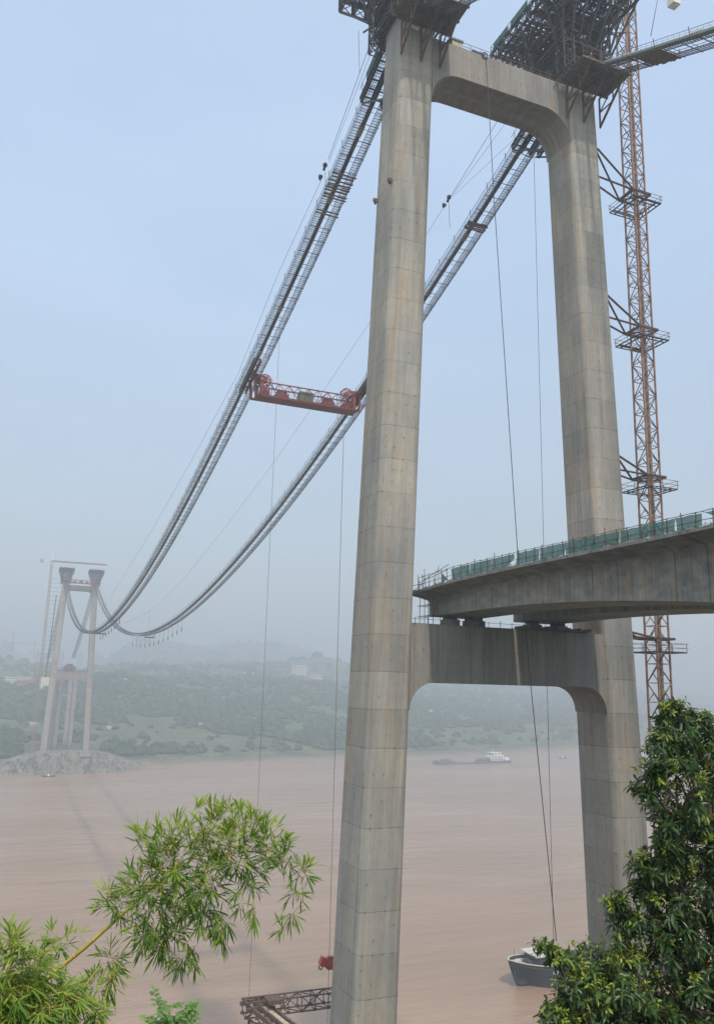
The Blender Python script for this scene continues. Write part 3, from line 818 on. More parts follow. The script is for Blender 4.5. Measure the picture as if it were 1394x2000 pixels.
# ------------------------------------------------------------------ red lifting gantries
def lifting_gantry(yc, label):
    zc = cz(yc)
    g = thing('lifting_gantry', (0, yc, zc-2), label, 'lifting gantry', 'red deck lifting gantries')
    z0 = zc-5.0; z1 = zc-1.6; w_ = 1.9
    b = MB()
    for sy in (-1, 1):
        b.bar((-13.2, yc+sy*w_, z0), (13.2, yc+sy*w_, z0), .35, .5)
    b.build('bottom_beam', 'red_dark', g)
    b = MB()
    for sy in (-1, 1):
        b.bar((-12.8, yc+sy*w_, z1), (12.8, yc+sy*w_, z1), .26)
        n = 10
        for i in range(n+1):
            x = -12.4+24.8*i/n
            b.bar((x, yc+sy*w_, z0), (x, yc+sy*w_, z1), .1)
            if i < n:
                xn = x+2.48
                if i % 2: b.bar((x, yc+sy*w_, z1), (xn, yc+sy*w_, z0), .15)
                else: b.bar((x, yc+sy*w_, z0), (xn, yc+sy*w_, z1), .15)
    for i in range(11):
        x = -12.4+2.48*i; b.bar((x, yc-w_, z1), (x, yc+w_, z1), .12)
        if i < 10: b.bar((x, yc-w_, z1), (x+2.48, yc+w_, z1), .1)
    b.build('side_truss', 'red', g)
    MB().box(-13, 13, yc-1.7, yc+1.7, z0-.25, z0-.17).build('floor', 'red_dark', g)
    for sx in (-1, 1):
        xe = sx*14.5
        b = MB()
        # travelling beam that rides on the main cable
        dy = 6.5
        p0 = Vector((xe-sx*.2, yc-dy, cz(yc-dy)-.1)); p1 = Vector((xe-sx*.2, yc+dy, cz(yc+dy)-.1))
        for o_ in (-.75, .75): b.bar(p0+Vector((o_, 0, 0)), p1+Vector((o_, 0, 0)), .3, 1.2)
        for k in range(6):
            p = p0+(p1-p0)*(k+.3)/6; b.bar(p+Vector((-.9, 0, .5)), p+Vector((.9, 0, .5)), .3, .4)
        b.build('saddle_frame', 'red_dark', g)
        b = MB()
        b.bar((xe-sx*.6, yc-1, zc+.6), (xe-sx*3.2, yc-1, zc-1.4), .5, .7); b.bar((xe-sx*.6, yc+1, zc+.6), (xe-sx*3.2, yc+1, zc-1.4), .5, .7)
        b.bar((xe-sx*.8, yc-2, zc-.2), (xe-sx*1.3, yc-2, z0-.2), .5); b.bar((xe-sx*.8, yc+2, zc-.2), (xe-sx*1.3, yc+2, z0-.2), .5)
        b.bar((xe-sx*2.6, yc-2, z1+.3), (xe-sx*2.6, yc-2, z0), .6, .5); b.bar((xe-sx*2.6, yc+2, z1+.3), (xe-sx*2.6, yc+2, z0), .6, .5)
        b.bar((xe-sx*.6, yc-2.6, zc-.4), (xe-sx*4., yc-2.6, zc-.8), .35, .5)
        b.build('end_frame', 'red', g)
        b = MB(); xr = xe-sx*3.9; 
        for yy in (-.5, .5):
            b.ring((xr, yc+yy, zc-.6), 1.45, .2, 'y', 18)
            for k in range(6): t = R(k*60); b.bar((xr, yc+yy, zc-.6), (xr+1.4*math.cos(t), yc+yy, zc-.6+1.4*math.sin(t)), .12)
        b.tube([(xr, yc-.6, zc-.6), (xr, yc+.6, zc-.6)], .6, 12)
        b.build('cable_drum', 'red', g)
        b = MB(); b.box(xr-1, xr+1, yc-1.4, yc+1.4, z0+.56, z0+1.8)
        for k in range(5): b.bar((xr-1.5+k*.7, yc-1.5, z0+.5), (xr-1.2+k*.7, yc-1.3, z1+.1), .15)
        b.build('winch_frame', 'red', g)
    MB().box(-1.9, 1.6, yc-1.1, yc+1.1, z0-.2, z0+2.9).build('power_cabin', 'green_box', g)
    for x in (-6.3, 5.6):
        b = MB().box(x-1.5, x+1.5, yc-1.1, yc+1.1, z0+.56, z0+1.5).box(x-1.1, x+1.2, yc-.9, yc+.9, z0+1.5, z0+2.3)
        b.build('hydraulic_unit', 'red', g)
    b = MB()
    for i in range(14):
        x = -11+22*i/13; b.bar((x, yc-w_-.1, z0+.5), (x, yc-w_-.1, z0+1.7), .05)
    b.bar((-11, yc-w_-.1, z0+1.7), (11, yc-w_-.1, z0+1.7), .05)
    for xc in (-10.5, 10):
        for i in range(4): b.bar((xc-1.5+i, yc-1.2, z1), (xc-1.5+i, yc-1.2, z1+1.2), .05)
        b.bar((xc-1.5, yc-1.2, z1+1.2), (xc+1.5, yc-1.2, z1+1.2), .05)
    b.build('guard_rail', 'tube', g)
    return g
lifting_gantry(86.0, 'red truss gantry with winches and drums slung between the two main cables')
lg2 = lifting_gantry(86.0, 'small hazy red truss gantry parked at the top of the far tower')
lg2.location = Vector(lg2.location)+Vector((0, SPAN-9-86, 184.6+4.9-cz(86)))

# ------------------------------------------------------------------ tower crane beside the near tower
def mast_mesh(b, x, y, z0, z1, wdt, panel, ct, bt):
    n = int((z1-z0)/panel)
    lattice(b, (x, y, z0), (x, y, z0+n*panel), wdt, wdt, n, ct, bt, up=(0, 1, 0), x=False)
    for i in range(n):   # K-bracing seen on each side
        za = z0+i*panel; zm = za+panel/2
        for sy in (-1, 1):
            b.bar((x-wdt/2, y+sy*wdt/2, za), (x, y+sy*wdt/2, zm), bt); b.bar((x+wdt/2, y+sy*wdt/2, za), (x, y+sy*wdt/2, zm), bt)
    return b
cr = thing('tower_crane', (31.9, 5, 0), 'tall rust-coloured lattice mast of the tower crane tied to the near tower', 'tower crane')
b = MB(); mast_mesh(b, 31.9, 5, 0, 228, 2.45, 2.9, .24, .11); b.build('mast', 'mast', cr)
MB().tube([(32.1, 4.5, 0), (32.1, 4.5, 226)], .2, 8).tube([(31.5, 4.4, 0), (31.5, 4.4, 226)], .13, 6).build('service_pipe', 'mast_grey', cr)
b = MB()
for i in range(0, 230): b.bar((32.3, 5.5, i), (32.75, 5.5, i), .05)
b.bar((32.3, 5.5, 0), (32.3, 5.5, 228), .06); b.bar((32.75, 5.5, 0), (32.75, 5.5, 228), .06)
b.build('ladder', 'dark_steel', cr)
for k, zc_ in enumerate((173.2, 147.9, 122.4, 96.6, 72.0)):
    b = MB(); h2 = 1.85
    for sx, sy, ex, ey in ((-1, -1, 1, -1), (1, -1, 1, 1), (1, 1, -1, 1), (-1, 1, -1, -1)):
        b.bar((31.9+sx*h2, 5+sy*h2, zc_), (31.9+ex*h2, 5+ey*h2, zc_), .28, .34)
    b.bar((31.9-h2, 5-h2, zc_), (31.9+h2, 5+h2, zc_), .2); b.bar((31.9-h2, 5+h2, zc_), (31.9+h2, 5-h2, zc_), .2)
    fr = b.build('tie_collar', 'dark_steel', cr)
    xl = leg_a(zc_)+LWT/2-.1
    for (y0_, z0_, xe_, ye_) in ((-2.9, .12, 30.1, 3.2), (-2.5, .12, 30.1, 6.8), (2.4, -.05, 30.1, 3.3), (2.8, -.05, 30.1, 6.9)):
        s_ = MB().tube([(xl-.03*z0_, y0_, zc_+z0_), (xe_, ye_, zc_)], .17, 8).build('tie_strut', 'rust_steel', fr)
    b = MB(); pz = zc_-2.1; h3 = 3.0
    for o_ in (-3.0, -2.0, 2.0, 3.0):
        b.bar((31.9-h3, 5+o_, pz), (31.9+h3, 5+o_, pz), .14); b.bar((31.9+o_, 5-h3, pz+.02), (31.9+o_, 5+h3, pz+.02), .16)
    for o_ in (-2.7, 2.45): b.box(31.9-h3, 31.9+h3, 5+o_, 5+o_+.26, pz+.1, pz+.16)
    b.build('collar_platform', 'dark_steel', fr)
    b = MB()
    for sx in (-1, 0, 1):
        for sy in (-1, 0, 1):
            if sx or sy: b.bar((31.9+sx*h3, 5+sy*h3, pz), (31.9+sx*h3, 5+sy*h3, pz+1.4), .07)
    for zz in (.7, 1.35):
        for s_ in (-1, 1): b.bar((31.9-h3-.4, 5+s_*h3, pz+zz), (31.9+h3+.4, 5+s_*h3, pz+zz), .06); b.bar((31.9+s_*h3, 5-h3, pz+zz), (31.9+s_*h3, 5+h3, pz+zz), .06)
    b.build('collar_rail', 'tube', fr)
# jib, counter jib and its counterweight (only the weight shows at the top edge)
b = MB(); lattice(b, (31.9, 5, 229), (-20, 5.1, 231), 1.6, 1.6, 18, .16, .09, x=False); b.build('jib', 'mast', cr)
b = MB(); lattice(b, (31.9, 5, 229), (46.5, 5, 229), 1.8, .6, 6, .2, .1, x=False); b.build('counter_jib', 'mast', cr)
p = at(1317, 2, Y=5)
b = MB().box(p.x-1.0, p.x+.75, 4.3, 6.0, p.z-1.0, p.z+2.2).box(p.x-.6, p.x+.4, 4.6, 5.7, p.z-1.25, p.z-1.0)
b.bar((p.x, 5, p.z+2), (p.x, 5, 229), .3).build('counterweight', 'cream', cr)

# ------------------------------------------------------------------ approach deck: two box girders
def z_top(y): return interp(y, [-100, -50, -38, -25, -12, -5, 1.5], [100.75, 100.78, 100.84, 100.95, 100.93, 100.72, 100.38])
def net_h(y): return 1.5+.009*(max(y, -60)+10)
def z_bot(y): return 97.45 if y > -10 else 97.45-.00155*(y+10)**2
def girder(sgn, label):
    g = thing('box_girder', (sgn*6.5, 0, 97), label, 'bridge girder', 'twin concrete box girders of the approach')
    mb = MB(); mb.uv = []
    ys = [1.2] + [-i*1.8 for i in range(0, 56)]
    e, wi, wo, ii = 12.8, 3.2, 9.9, .2
    for y in ys:
        zt, zb = z_top(y), z_bot(y)
        pr_ = [(e, zt), (e, zt-.28), (wo+1.3, zt-.55), (wo+.25, zt-.8), (wo, zt-1.05), (wo, zb), (wi, zb), (wi, zt-1.2), (wi-.4, zt-.9), (ii, zt-.42), (ii, zt)]
        u = 0; q = None
        for x, z in pr_:
            if q: u += math.hypot(x-q[0], z-q[1])
            q = (x, z)
            mb.v.append((sgn*-x if sgn < 0 else x, y, z)); mb.uv.append((y, u+3*sgn))
    if sgn < 0:
        for i, v in enumerate(mb.v): mb.v[i] = (-abs(v[0]), v[1], v[2])
    n = 11
    for j in range(len(ys)-1):
        for i in range(n):
            a_, c_ = j*n+i, j*n+(i+1) % n
            q = (a_, c_, c_+n, a_+n); mb.f.append(q if sgn > 0 else q[::-1])
    mb.f.append(tuple(range(n))); mb.f.append(tuple((len(ys)-1)*n+i for i in range(n))[::-1])
    mb.build('box_section', 'girder', g)
    # kerb of starter bars and rough concrete along the edge
    b = MB(); rs = random.Random(8)
    xk = sgn*12.55
    y = .8
    while y > -96:
        L_ = rs.uniform(.8, 2.2); hh = rs.uniform(.08, .24); b.box(min(xk, xk+.25*sgn*-1)-.05, max(xk, xk-.25*sgn)+.0, y-L_, y, z_top(y)-.02, z_top(y-L_)+hh); y -= L_+rs.uniform(0, .3)
    b.build('edge_upstand', 'girder', g, uv=True)
    b = MB(); y = .5
    while y > -92:
        hh = rs.uniform(.3, .65); xx = sgn*(12.2-rs.random()*.3)
        b.bar((xx, y, z_top(y)), (xx+rs.uniform(-.05, .05), y+rs.uniform(-.06, .06), z_top(y)+hh), .035); b.bar((xx, y, z_top(y)+hh*.9), (xx-.2*sgn, y, z_top(y)+hh*.8), .035); y -= rs.uniform(.25, .5)
    b.build('starter_bars', 'tube', g)
    return g
girder(-1, 'nearer concrete box girder of the approach deck with the green netting above it')
girder(1, 'farther concrete box girder, its dark soffit seen beyond and below the nearer one')
for y in (-78,):
    g = thing('bridge_pier', (0, y, 70), 'approach pier carrying the twin girders outside the picture', 'bridge pier')
    MB().box(-11, -2.6, y-2, y+2, 55, z_bot(y)-.01).build('column', 'pier', g, uv=True); MB().box(2.6, 11, y-2, y+2, 55, z_bot(y)-.01).build('column', 'pier', g, uv=True)

# bearings and stools on the lower crossbeam
def stool(x0, x1, lab, y0=-2.4, y1=-.6):
    g = thing('bearing_stool', ((x0+x1)/2, (y0+y1)/2, 96.1), lab, 'bearing block', 'bearing blocks between crossbeam and girders')
    MB().box(x0, x1, y0, y1, 96.1, 97.0).build('plinth', 'beam', g, uv=True)
    MB().box(x0+.25, x1-.25, y0+.2, y1-.2, 97.0, 97.449).build('bearing_pad', 'dark_steel', g)
stool(-9.2, -7.3, 'dark bearing block under the tip of the nearer girder, closest to the left leg')
stool(-5.9, -3.5, 'wider dark bearing block, second from the left leg under the nearer girder')
stool(3.6, 5.4, 'bearing block under the near edge of the farther girder')
stool(7.6, 9.6, 'bearing block under the far edge of the farther girder, closest to the right leg')
g = thing('falsework_deck', (6.5, -3, 96.3), 'dark timber staging lying on the crossbeam below the farther girder', 'timber staging')
b = MB(); rs = random.Random(4)
for i in range(9): b.bar((1.2+rs.uniform(-.4, .6), -3.8+i*.35, 96.25+.0*i), (12.6+rs.uniform(-.8, 1.4), -4.1+i*.35, 96.28), .26, .16)
b.build('planks', 'plank', g)
b = MB()
for i in range(7): b.bar((1.8+i*1.7, -4.3, 96.5), (1.8+i*1.7, -1.4, 96.5), .28, .26)
b.build('joist', 'plank', g)

# netted guard rail along the deck edge: tubes, and each sheet of net its own part
g = thing('guard_scaffold', (-12.6, -20, z_top(-20)), 'tube scaffold rail hung with green netting along the nearer deck edge', 'scaffold rail')
b = MB(); rs = random.Random(21); y = -1.0; posts = []
while y > -78:
    posts.append(y); y -= rs.uniform(1.35, 1.75)
for i, y in enumerate(posts):
    hh = net_h(y)*1.12+rs.uniform(0, .45)*(i % 3 == 0)
    p_ = MB().bar((-12.62+rs.uniform(-.05, .05), y, z_top(y)-.1), (-12.66, y+rs.uniform(-.12, .12), z_top(y)+hh), .06).build('post', 'tube', g)
for hf in (.46, 1.06):
    b = MB()
    for i in range(len(posts)-1):
        y, yn = posts[i], posts[i+1]
        b.bar((-12.68, y+.2, z_top(y)+hf*net_h(y)+rs.uniform(-.04, .04)), (-12.68, yn-.2, z_top(yn)+hf*net_h(yn)+rs.uniform(-.04, .04)), .045)
    b.build('rail', 'tube', g)
def net_sheet(y0, y1, torn=0.):
    b = MB(); nx_ = max(6, int((y0-y1)/.22)); nz_ = 7; rs_ = random.Random(int(-y0*17))
    ph = rs_.uniform(0, 9)
    for i in range(nx_+1):
        for k in range(nz_+1):
            y = y0+(y1-y0)*i/nx_; t = k/nz_
            sag = .05*math.sin((y0-y)/1.5*math.pi*1.0)**2
            lift = max(0, torn-(y0-y)*.55) if torn > 0 else (max(0, -torn-(y-y1)*.55) if torn < 0 else 0)
            yy = y + .12*math.sin(t*3+ph)*(1-t)
            z = z_top(y)+.12+(net_h(y)-sag-.12)*t + (1-t)*lift*.9 + .05*noise.noise(Vector((y*1.3, 0, ph)))*(1-t)
            x = -12.6 + .10*noise.noise(Vector((y*1.1, t*1.5, ph)))+.05*math.sin(y*4.1+ph)*(1-t)
            b.v.append((x, yy, z))
    for i in range(nx_):
        for k in range(nz_):
            q = i*(nz_+1)+k; b.f.append((q, q+1, q+nz_+2, q+nz_+1))
    b.build('net_panel', 'net', g)
edges = [(-9.6, -14.0, 0), (-14.1, -18.7, 0), (-18.75, -23.3, -.9), (-23.7, -27.7, 0), (-27.75, -31.9, 0), (-31.9, -36.0, 0), (-36.0, -39.6, 0), (-39.7, -43.0, 0), (-43.0, -46.3, 0), (-46.35, -49.0, 0), (-49.1, -54.5, 1.3), (-54.5, -60, 0), (-60, -66, 0), (-66, -74, 0)]
for e_ in edges: net_sheet(*e_)
b = MB(); b.v = [(-12.6, -7.0, z_top(-7)+1.5), (-12.5, -8.6, z_top(-8)+.4), (-12.6, -7.2, z_top(-7)+.1)]; b.f = [(0, 1, 2)]
b.build('net_panel', 'net', g)
# loose tubes at the open end
b = MB()
for (y0_, z0_, y1_, z1_) in ((-1.2, .1, -1.2, 1.4), (-2.3, .1, -2.1, 2.0), (-3.1, 0, -2.7, 2.6), (-1.0, 1.0, -8.9, 1.5), (1.0, .9, -3.9, .7), (-2.6, 1.2, -9.2, 2.1), (-5.4, .1, -5.3, 1.1), (.6, .2, -2.2, .6), (-6.6, .0, -6.5, 2.3)):
    b.bar((-12.7, y0_, z_top(y0_)+z0_), (-12.7, y1_, z_top(y1_)+z1_), .055)
b.build('loose_tube', 'tube', g)
# scaffold standing on the crossbeam at the girder end
g = thing('tube_scaffold', (-11, 1, 96.1), 'thin tube scaffold standing on the crossbeam at the girder tip by the left leg', 'scaffold')
for (x, y) in ((-11.6, -1.8), (-10.9, -1.8), (-11.6, .6), (-10.9, .6)): MB().bar((x, y, 96.1), (x, y, 99.9), .06).build('upright', 'tube', g)
b = MB()
for z in (97.3, 98.7):
    b.bar((-12, -1.8, z), (-10.4, -1.8, z), .06).bar((-12, .6, z), (-10.4, .6, z), .06).bar((-11.6, -2.2, z+.06), (-11.6, 1, z+.06), .06).bar((-10.9, -2.2, z+.06), (-10.9, 1, z+.06), .06)
b.build('ledger', 'tube', g)
g = thing('guard_rail', (-1, 2.6, 96.1), 'thin pipe guard rail along the river side of the lower crossbeam', 'guard rail')
for x in [-11+i*1.9 for i in range(12)]: MB().bar((x, 3.1, 96.1), (x, 3.1, 97.5+.2*(x % 3 > 1.5)), .06).build('post', 'tube', g)
b = MB()
for z in (96.7, 97.3): b.bar((-11.5, 3.1, z), (11, 3.1, z), .05)
b.build('rail', 'tube', g)
# rail, hoist box and coil on the upper crossbeam
g = thing('guard_rail', (-2, -2.7, 182.9), 'thin pipe guard rail along the edge of the upper crossbeam', 'guard rail')
for x in [-11+i*1.8 for i in range(13)]: MB().bar((x, -2.8, 182.9), (x, -2.8, 184.1), .06).build('post', 'tube', g)
b = MB()
for z in (183.5, 184.1): b.bar((-11.3, -2.8, z), (10.8, -2.8, z), .05)
b.build('rail', 'tube', g)
g = thing('tool_crate', (-8.4, -2.4, 182.9), 'yellowish crate with a dark lid on the edge of the upper crossbeam', 'crate')
MB().box(-8.9, -7.2, -3.0, -2.0, 182.9, 183.8).build('box', 'timber', g); MB().box(-9.1, -7.0, -3.15, -1.9, 183.8, 184.1).build('lid', 'green_box', g)
g = thing('cable_coil', (-3.8, -2.5, 182.9), 'dark cable coil hanging over the edge of the upper crossbeam', 'cable coil')
b = MB(); b.ring((-3.3, -3.15, 182.9), .5, .12, 'y', 14); b.build('coil', 'rope', g)
MB().bar((-5.4, -2.9, 183.1), (-3.2, -2.9, 183.0), .4, .35).build('drum', 'dark_steel', g)

# ------------------------------------------------------------------ ropes
def rope(a, b_, lab, sag=0., r=.05, grp=None, cat='rope', n=14):
    a = Vector(a); b_ = Vector(b_)
    pts = [a.lerp(b_, i/n)-Vector((0, 0, sag*4*(i/n)*(1-i/n))) for i in range(n+1)]
    o = MB().tube(pts, r, 5).build('rope', 'rope'); tag(o, lab, cat, grp); return o
pts = [at(949, 108, Y=-3.3), at(951, 150, Y=-3.6), at(965, 400, Y=-3.7), at(1010, 1075, Y=-4.1), at(1045, 1430, Y=-4.6), at(1086, 1838, Y=-5.2)]
o = MB().tube(pts, .055, 5).build('rope', 'rope'); tag(o, 'dark hoist rope hanging from the upper crossbeam in front of the lower one', 'rope', 'hanging hoist ropes')
rope((10.0, 3.6, 178), (10.6, 3.8, 30), 'thin rope hanging behind the lower crossbeam near the right leg', r=.035, grp='hanging hoist ropes')
rope((14.5, 97, 153), (14.5, 96, 2), 'rope hanging from the right catwalk down past the left leg to the water', r=.06, grp='hanging hoist ropes')
rope((-14.5, 62, 155), (-14.5, 61, 20), 'thin pale rope hanging below the left end of the red gantry', r=.035, grp='hanging hoist ropes')
rope((-14.5, 62, 166), (-14.5, 62, 155), 'upper stub of thin rope beside the left catwalk above the red gantry', r=.03)
# tramway ropes above the cables with their pulley blocks
def poly_rope(pts, lab, r=.045, grp='tramway ropes above the cables'):
    o = MB().tube(pts, r, 5).build('rope', 'rope'); return tag(o, lab, 'rope', grp)
XL, XR = -14.5, 14.5
poly_rope([(XL, 12, 198), (XL, 35, 186.2)], 'taut rope from the left gantry down to its pulley block')
poly_rope([(XL+.6, 13, 197), (XL+.3, 35.3, 186.)], 'second thinner rope beside the taut one above the left pulley block', .03)
poly_rope([at(x, y, X=XL) for x, y in ((628, 350), (545, 530), (465, 730), (385, 880), (300, 1030), (245, 1120), (205, 1185))], 'long thin rope sloping down left of the left catwalk to its sag', .035)
poly_rope([(XR, 12, 197), at(880, 383, X=XR)], 'taut rope in the portal down to the right pulley block')
poly_rope([(XR+1.2, 11, 195), at(882, 383, X=XR)], 'second rope in the portal meeting the right pulley block', .03)
poly_rope([(XR+2.5, 8, 189), at(883, 384, X=XR)], 'lowest of the three ropes in the portal meeting the right pulley block', .025)
poly_rope([at(x, y, X=XR) for x, y in ((868, 402), (800, 510), (715, 640), (620, 780), (530, 910), (440, 1030), (360, 1130), (293, 1194))], 'long thin rope crossing the sky from the tower through the red gantry to the sag', .035)
poly_rope([at(293, 1194, X=XR), (XR, 406, cz(406))], 'short upright rope joining the long rope to the right cable sag', .05)
poly_rope([(XR, 406, 129.6), (XR, 520, 129.5), (XR, 640, 150), (XR, SPAN-8, 194)], 'hazy rope from the sag on to the far tower top', .05)
def pulley(px, py, qx, qy, X, lab):
    a = at(px, py, X=X); b_ = at(qx, qy, X=X)
    g = thing('pulley_block', a, lab, 'pulley block', 'pulley blocks on the tramway ropes')
    dd = (b_-a)
    MB().bar(a, b_, .36, .55).build('cheek_plate', 'dark_steel', g)
    MB().tube([a+dd*.3+Vector((-.35, 0, 0)), a+dd*.3+Vector((.35, 0, 0))], .34, 12).build('sheave', 'dark_steel', g)
pulley(636, 318, 632, 333, XL, 'upper pulley block on the rope left of the left catwalk')
pulley(627, 342, 624, 351, XL, 'lower smaller pulley block on the rope left of the left catwalk')
pulley(878, 381, 873, 395, XR, 'upper pulley block on the rope seen inside the tower portal')
pulley(868, 398, 865, 405, XR, 'lower smaller pulley block on the rope inside the tower portal')
rope(at(876, 397, X=XR), at(878, 445, X=XR), 'short rope end dangling below the pulley blocks inside the portal', r=.045)
rope(at(635, 336, X=XL), at(636, 368, X=XL), 'short rope end dangling below the pulley blocks left of the catwalk', r=.045)
rope(at(700, 60, Y=8), at(702, 145, Y=8), 'loose rope end hanging below the left gantry platform', r=.035)
rope(at(1283, 0, Y=6), at(1270, 70, X=XR), 'dark sling rope dropping from the top edge to the grey side cable', r=.06)

# ------------------------------------------------------------------ trestle and crane boom by the left leg
g = thing('steel_trestle', (-21, 19, 20), 'brown lattice steel trestle beside the foot of the left tower leg', 'steel trestle')
b = MB()
p0, p1 = at(478, 1964, Y=20), at(662, 1945, Y=20)
p0.z = p1.z = 46.1
lattice(b, p0, p1, 1.9, 1.8, 7, .16, .11, x=False); b.build('boom_truss', 'rust_steel', g)
b = MB()
for i in range(8):
    q = p0.lerp(p1, i/7)
    for s_ in (-1, 1):
        b.box(q.x-.22, q.x+.22, q.y+s_*.95-.12, q.y+s_*.95+.12, 45.1, 45.45); b.box(q.x-.2, q.x+.2, q.y+s_*.95-.12, q.y+s_*.95+.12, 46.85, 47.1)
b.build('gusset_plate', 'rust_steel', g)
b = MB(); c0 = at(512, 1985, Y=19)
for x in (-1.6, 1.6):
    for y in (-3.4, .6): pass
lattice(b, (c0.x+.2, 19, -2), (c0.x+.2, 19, 44.6), 3.0, 3.2, 20, .24, .13, up=(0, 1, 0)); b.build('trestle_tower', 'rust_steel', g)
b = MB()
e0 = at(500, 1958, Z=46.5); e1 = at(590, 2030, Z=45.2)
dr = (e1-e0).normalized(); sd = dr.cross(Vector((0, 0, 1))).normalized()
for s_, m_ in ((-1.1, 'rust_steel'), (.35, 'rust_steel'), (1.5, 'rust_steel')):
    b.bar(e0+sd*s_, e1+sd*s_, .3, .55)
b.build('rail_beam', 'rust_steel', g)
MB().bar(e0+sd*-.35+dr*1.2, e1+sd*-.35, .75, .14).build('walkway_plank', 'timber', g)
b = MB(); b.bar(e0-dr*.6-sd*1.7, e0-dr*.6+sd*2., .5, .5).bar(e0+dr*1.3-sd*1.6, e0+dr*1.3+sd*2.2, .4, .4)
for k in range(26):
    r0 = random.Random(k); q = e0.lerp(e1, r0.random())+sd*r0.uniform(-1.6, 1.6)+Vector((0, 0, -r0.uniform(.3, 2.6)))
    b.bar(q, q+Vector((r0.uniform(-1.2, 1.2), r0.uniform(-1.2, 1.2), r0.uniform(-1, 1))), .1)
b.build('brace', 'rust_steel', g)
MB().box(c0.x+.3, c0.x+2.4, 17.4, 19.4, 47.0, 47.5).build('cap_block', 'rust_steel', g)
# orange crane boom head
g = thing('crane_boom', (-15, 12, 40), 'orange-red crane boom head with hook ring poking out behind the left tower leg', 'crane boom')
h0 = at(626, 1876, Y=12); h1 = at(700, 1904, Y=12)
MB().bar(h0, h1, .9, 1.0).build('boom_section', 'orange', g)
hb = at(640, 1872, Y=12); MB().bar(hb+Vector((0, 0, .1)), hb+Vector((1.2, 0, .0)), .6, .35).build('winch_cover', 'orange', g)
MB().ring(h0+Vector((-.05, -.2, -.75)), .24, .12, 'y', 14).build('hook_ring', 'dark_steel', g)
MB().tube([at(641, 1886, Y=12)+Vector((0, -.4, 0)), at(641, 1886, Y=12)+Vector((0, .4, 0))], .42, 12).build('sheave', 'dark_steel', g)

# ------------------------------------------------------------------ vessels
# cargo ship whose bow shows left of the tree
sx0, sy0 = 90.0, 139.0
g = thing('cargo_ship', (sx0+30, sy0, 0), 'dark grey cargo ship with pale foredeck, its bow showing left of the leafy tree', 'ship')
b = MB(); stn = []
for i in range(15):
    t = i/14; x = t*26
    hw_d = 6.0*(1-(1-min(1, x/11))**2.2)**.8+.05 if x < 11 else 6.05
    hw_w = 0 if x < 3.2 else 5.4*(1-(1-min(1, (x-3.2)/12))**1.6)
    stn.append((x, hw_d, hw_w))
rows = []
for (x, hd, hwt) in stn:
    zt = 7.6-1.3*min(1, x/12)
    row = []
    for (tz) in (0, .12, .35, .65, 1.):
        z = -1+(zt+1)*tz; k = tz**1.4; ww = hwt+(hd-hwt)*k
        xx = sx0+x+ (3.6*(1-tz)**1.2 if x < 4 else 3.6*(1-tz)**1.2*max(0, 1-(x-4)/8))
        row.append((xx, ww, z))
    rows.append(row)
base = 0
for row in rows:
    for (xx, ww, z) in row: b.v.append((xx, sy0-ww, z))
    for (xx, ww, z) in row: b.v.append((xx, sy0+ww, z))
for i in range(len(rows)-1):
    for k in range(4):
        a_ = i*10+k; b.f.append((a_, a_+10, a_+11, a_+1)); a_ = i*10+5+k; b.f.append((a_, a_+1, a_+11, a_+10))
b.f.append((0, 1, 2, 3, 4, 9, 8, 7, 6, 5))
# long body behind the tree
b.box(sx0+25.9, sx0+74, sy0-6, sy0+6, -1, 6.25)
hull = b.build('hull', 'hull', g)
b = MB()
for i in range(len(rows)): 
    xx, ww, z = rows[i][4]; b.v.append((xx+.3, sy0-max(ww-.25, .02), z-.9)); b.v.append((xx+.3, sy0+max(ww-.25, .02), z-.9))
for i in range(len(rows)-1): b.f.append((i*2, i*2+2, i*2+3, i*2+1))
b.build('foredeck', 'deckp', g)
b = MB()
for s_ in (-1, 1):
    P_ = [(rows[i][4][0]+.1, sy0+s_*(rows[i][4][1]-.05), rows[i][4][2]+.05) for i in range(len(rows))]
    for i in range(len(P_)-1): b.bar(P_[i], P_[i+1], .42, .2)
b.build('bulwark_rail', 'deckp', g)
b = MB(); b.tube([(sx0+2.9, sy0, .9), (sx0+4.2, sy0, .75), (sx0+8, sy0, .6)], [.35, 1.0, 1.2], 10); b.build('bulbous_bow', 'hull', g, smooth=True)
b = MB(); rs = random.Random(2)
for k in range(16):
    q = Vector((sx0+5+rs.uniform(0, 5), sy0-1+rs.uniform(-2.5, 2.5), 5.9)); b.bar(q, q+Vector((rs.uniform(-.8, .8), rs.uniform(-.8, .8), rs.uniform(.4, 1.3))), rs.uniform(.2, .5))
b.tube([(sx0+7, sy0-2, 6.6), (sx0+7, sy0+1.5, 6.6)], .6, 10); b.tube([(sx0+4.5, sy0-1, 6.3), (sx0+4.5, sy0+.6, 6.3)], .3, 8)
b.build('windlass', 'dark_steel', g)
MB().box(sx0+9.6, sx0+16, sy0-3, sy0+5.4, 5.4, 8.2).build('forecastle_house', 'hull', g); MB().box(sx0+8.2, sx0+16.3, sy0-3.3, sy0+5.6, 8.2, 8.5).build('house_roof', 'deckp', g)
MB().bar((sx0+2.4, sy0, 6.6), (sx0+2.4, sy0, 10.6), .09).build('jackstaff', 'dark_steel', g)
b = MB(); ap = Vector((sx0+1.8, sy0-1.0, 4.6)); b.bar(ap, ap+Vector((-.2, -.4, -1.6)), .25); b.bar(ap+Vector((-.9, -.5, -1.3)), ap+Vector((.7, -.4, -1.7)), .3); b.build('anchor', 'dark_steel', g)
MB().box(sx0+60, sx0+70, sy0-4.5, sy0+4.5, 6.2, 14).build('wheelhouse', 'white', g)
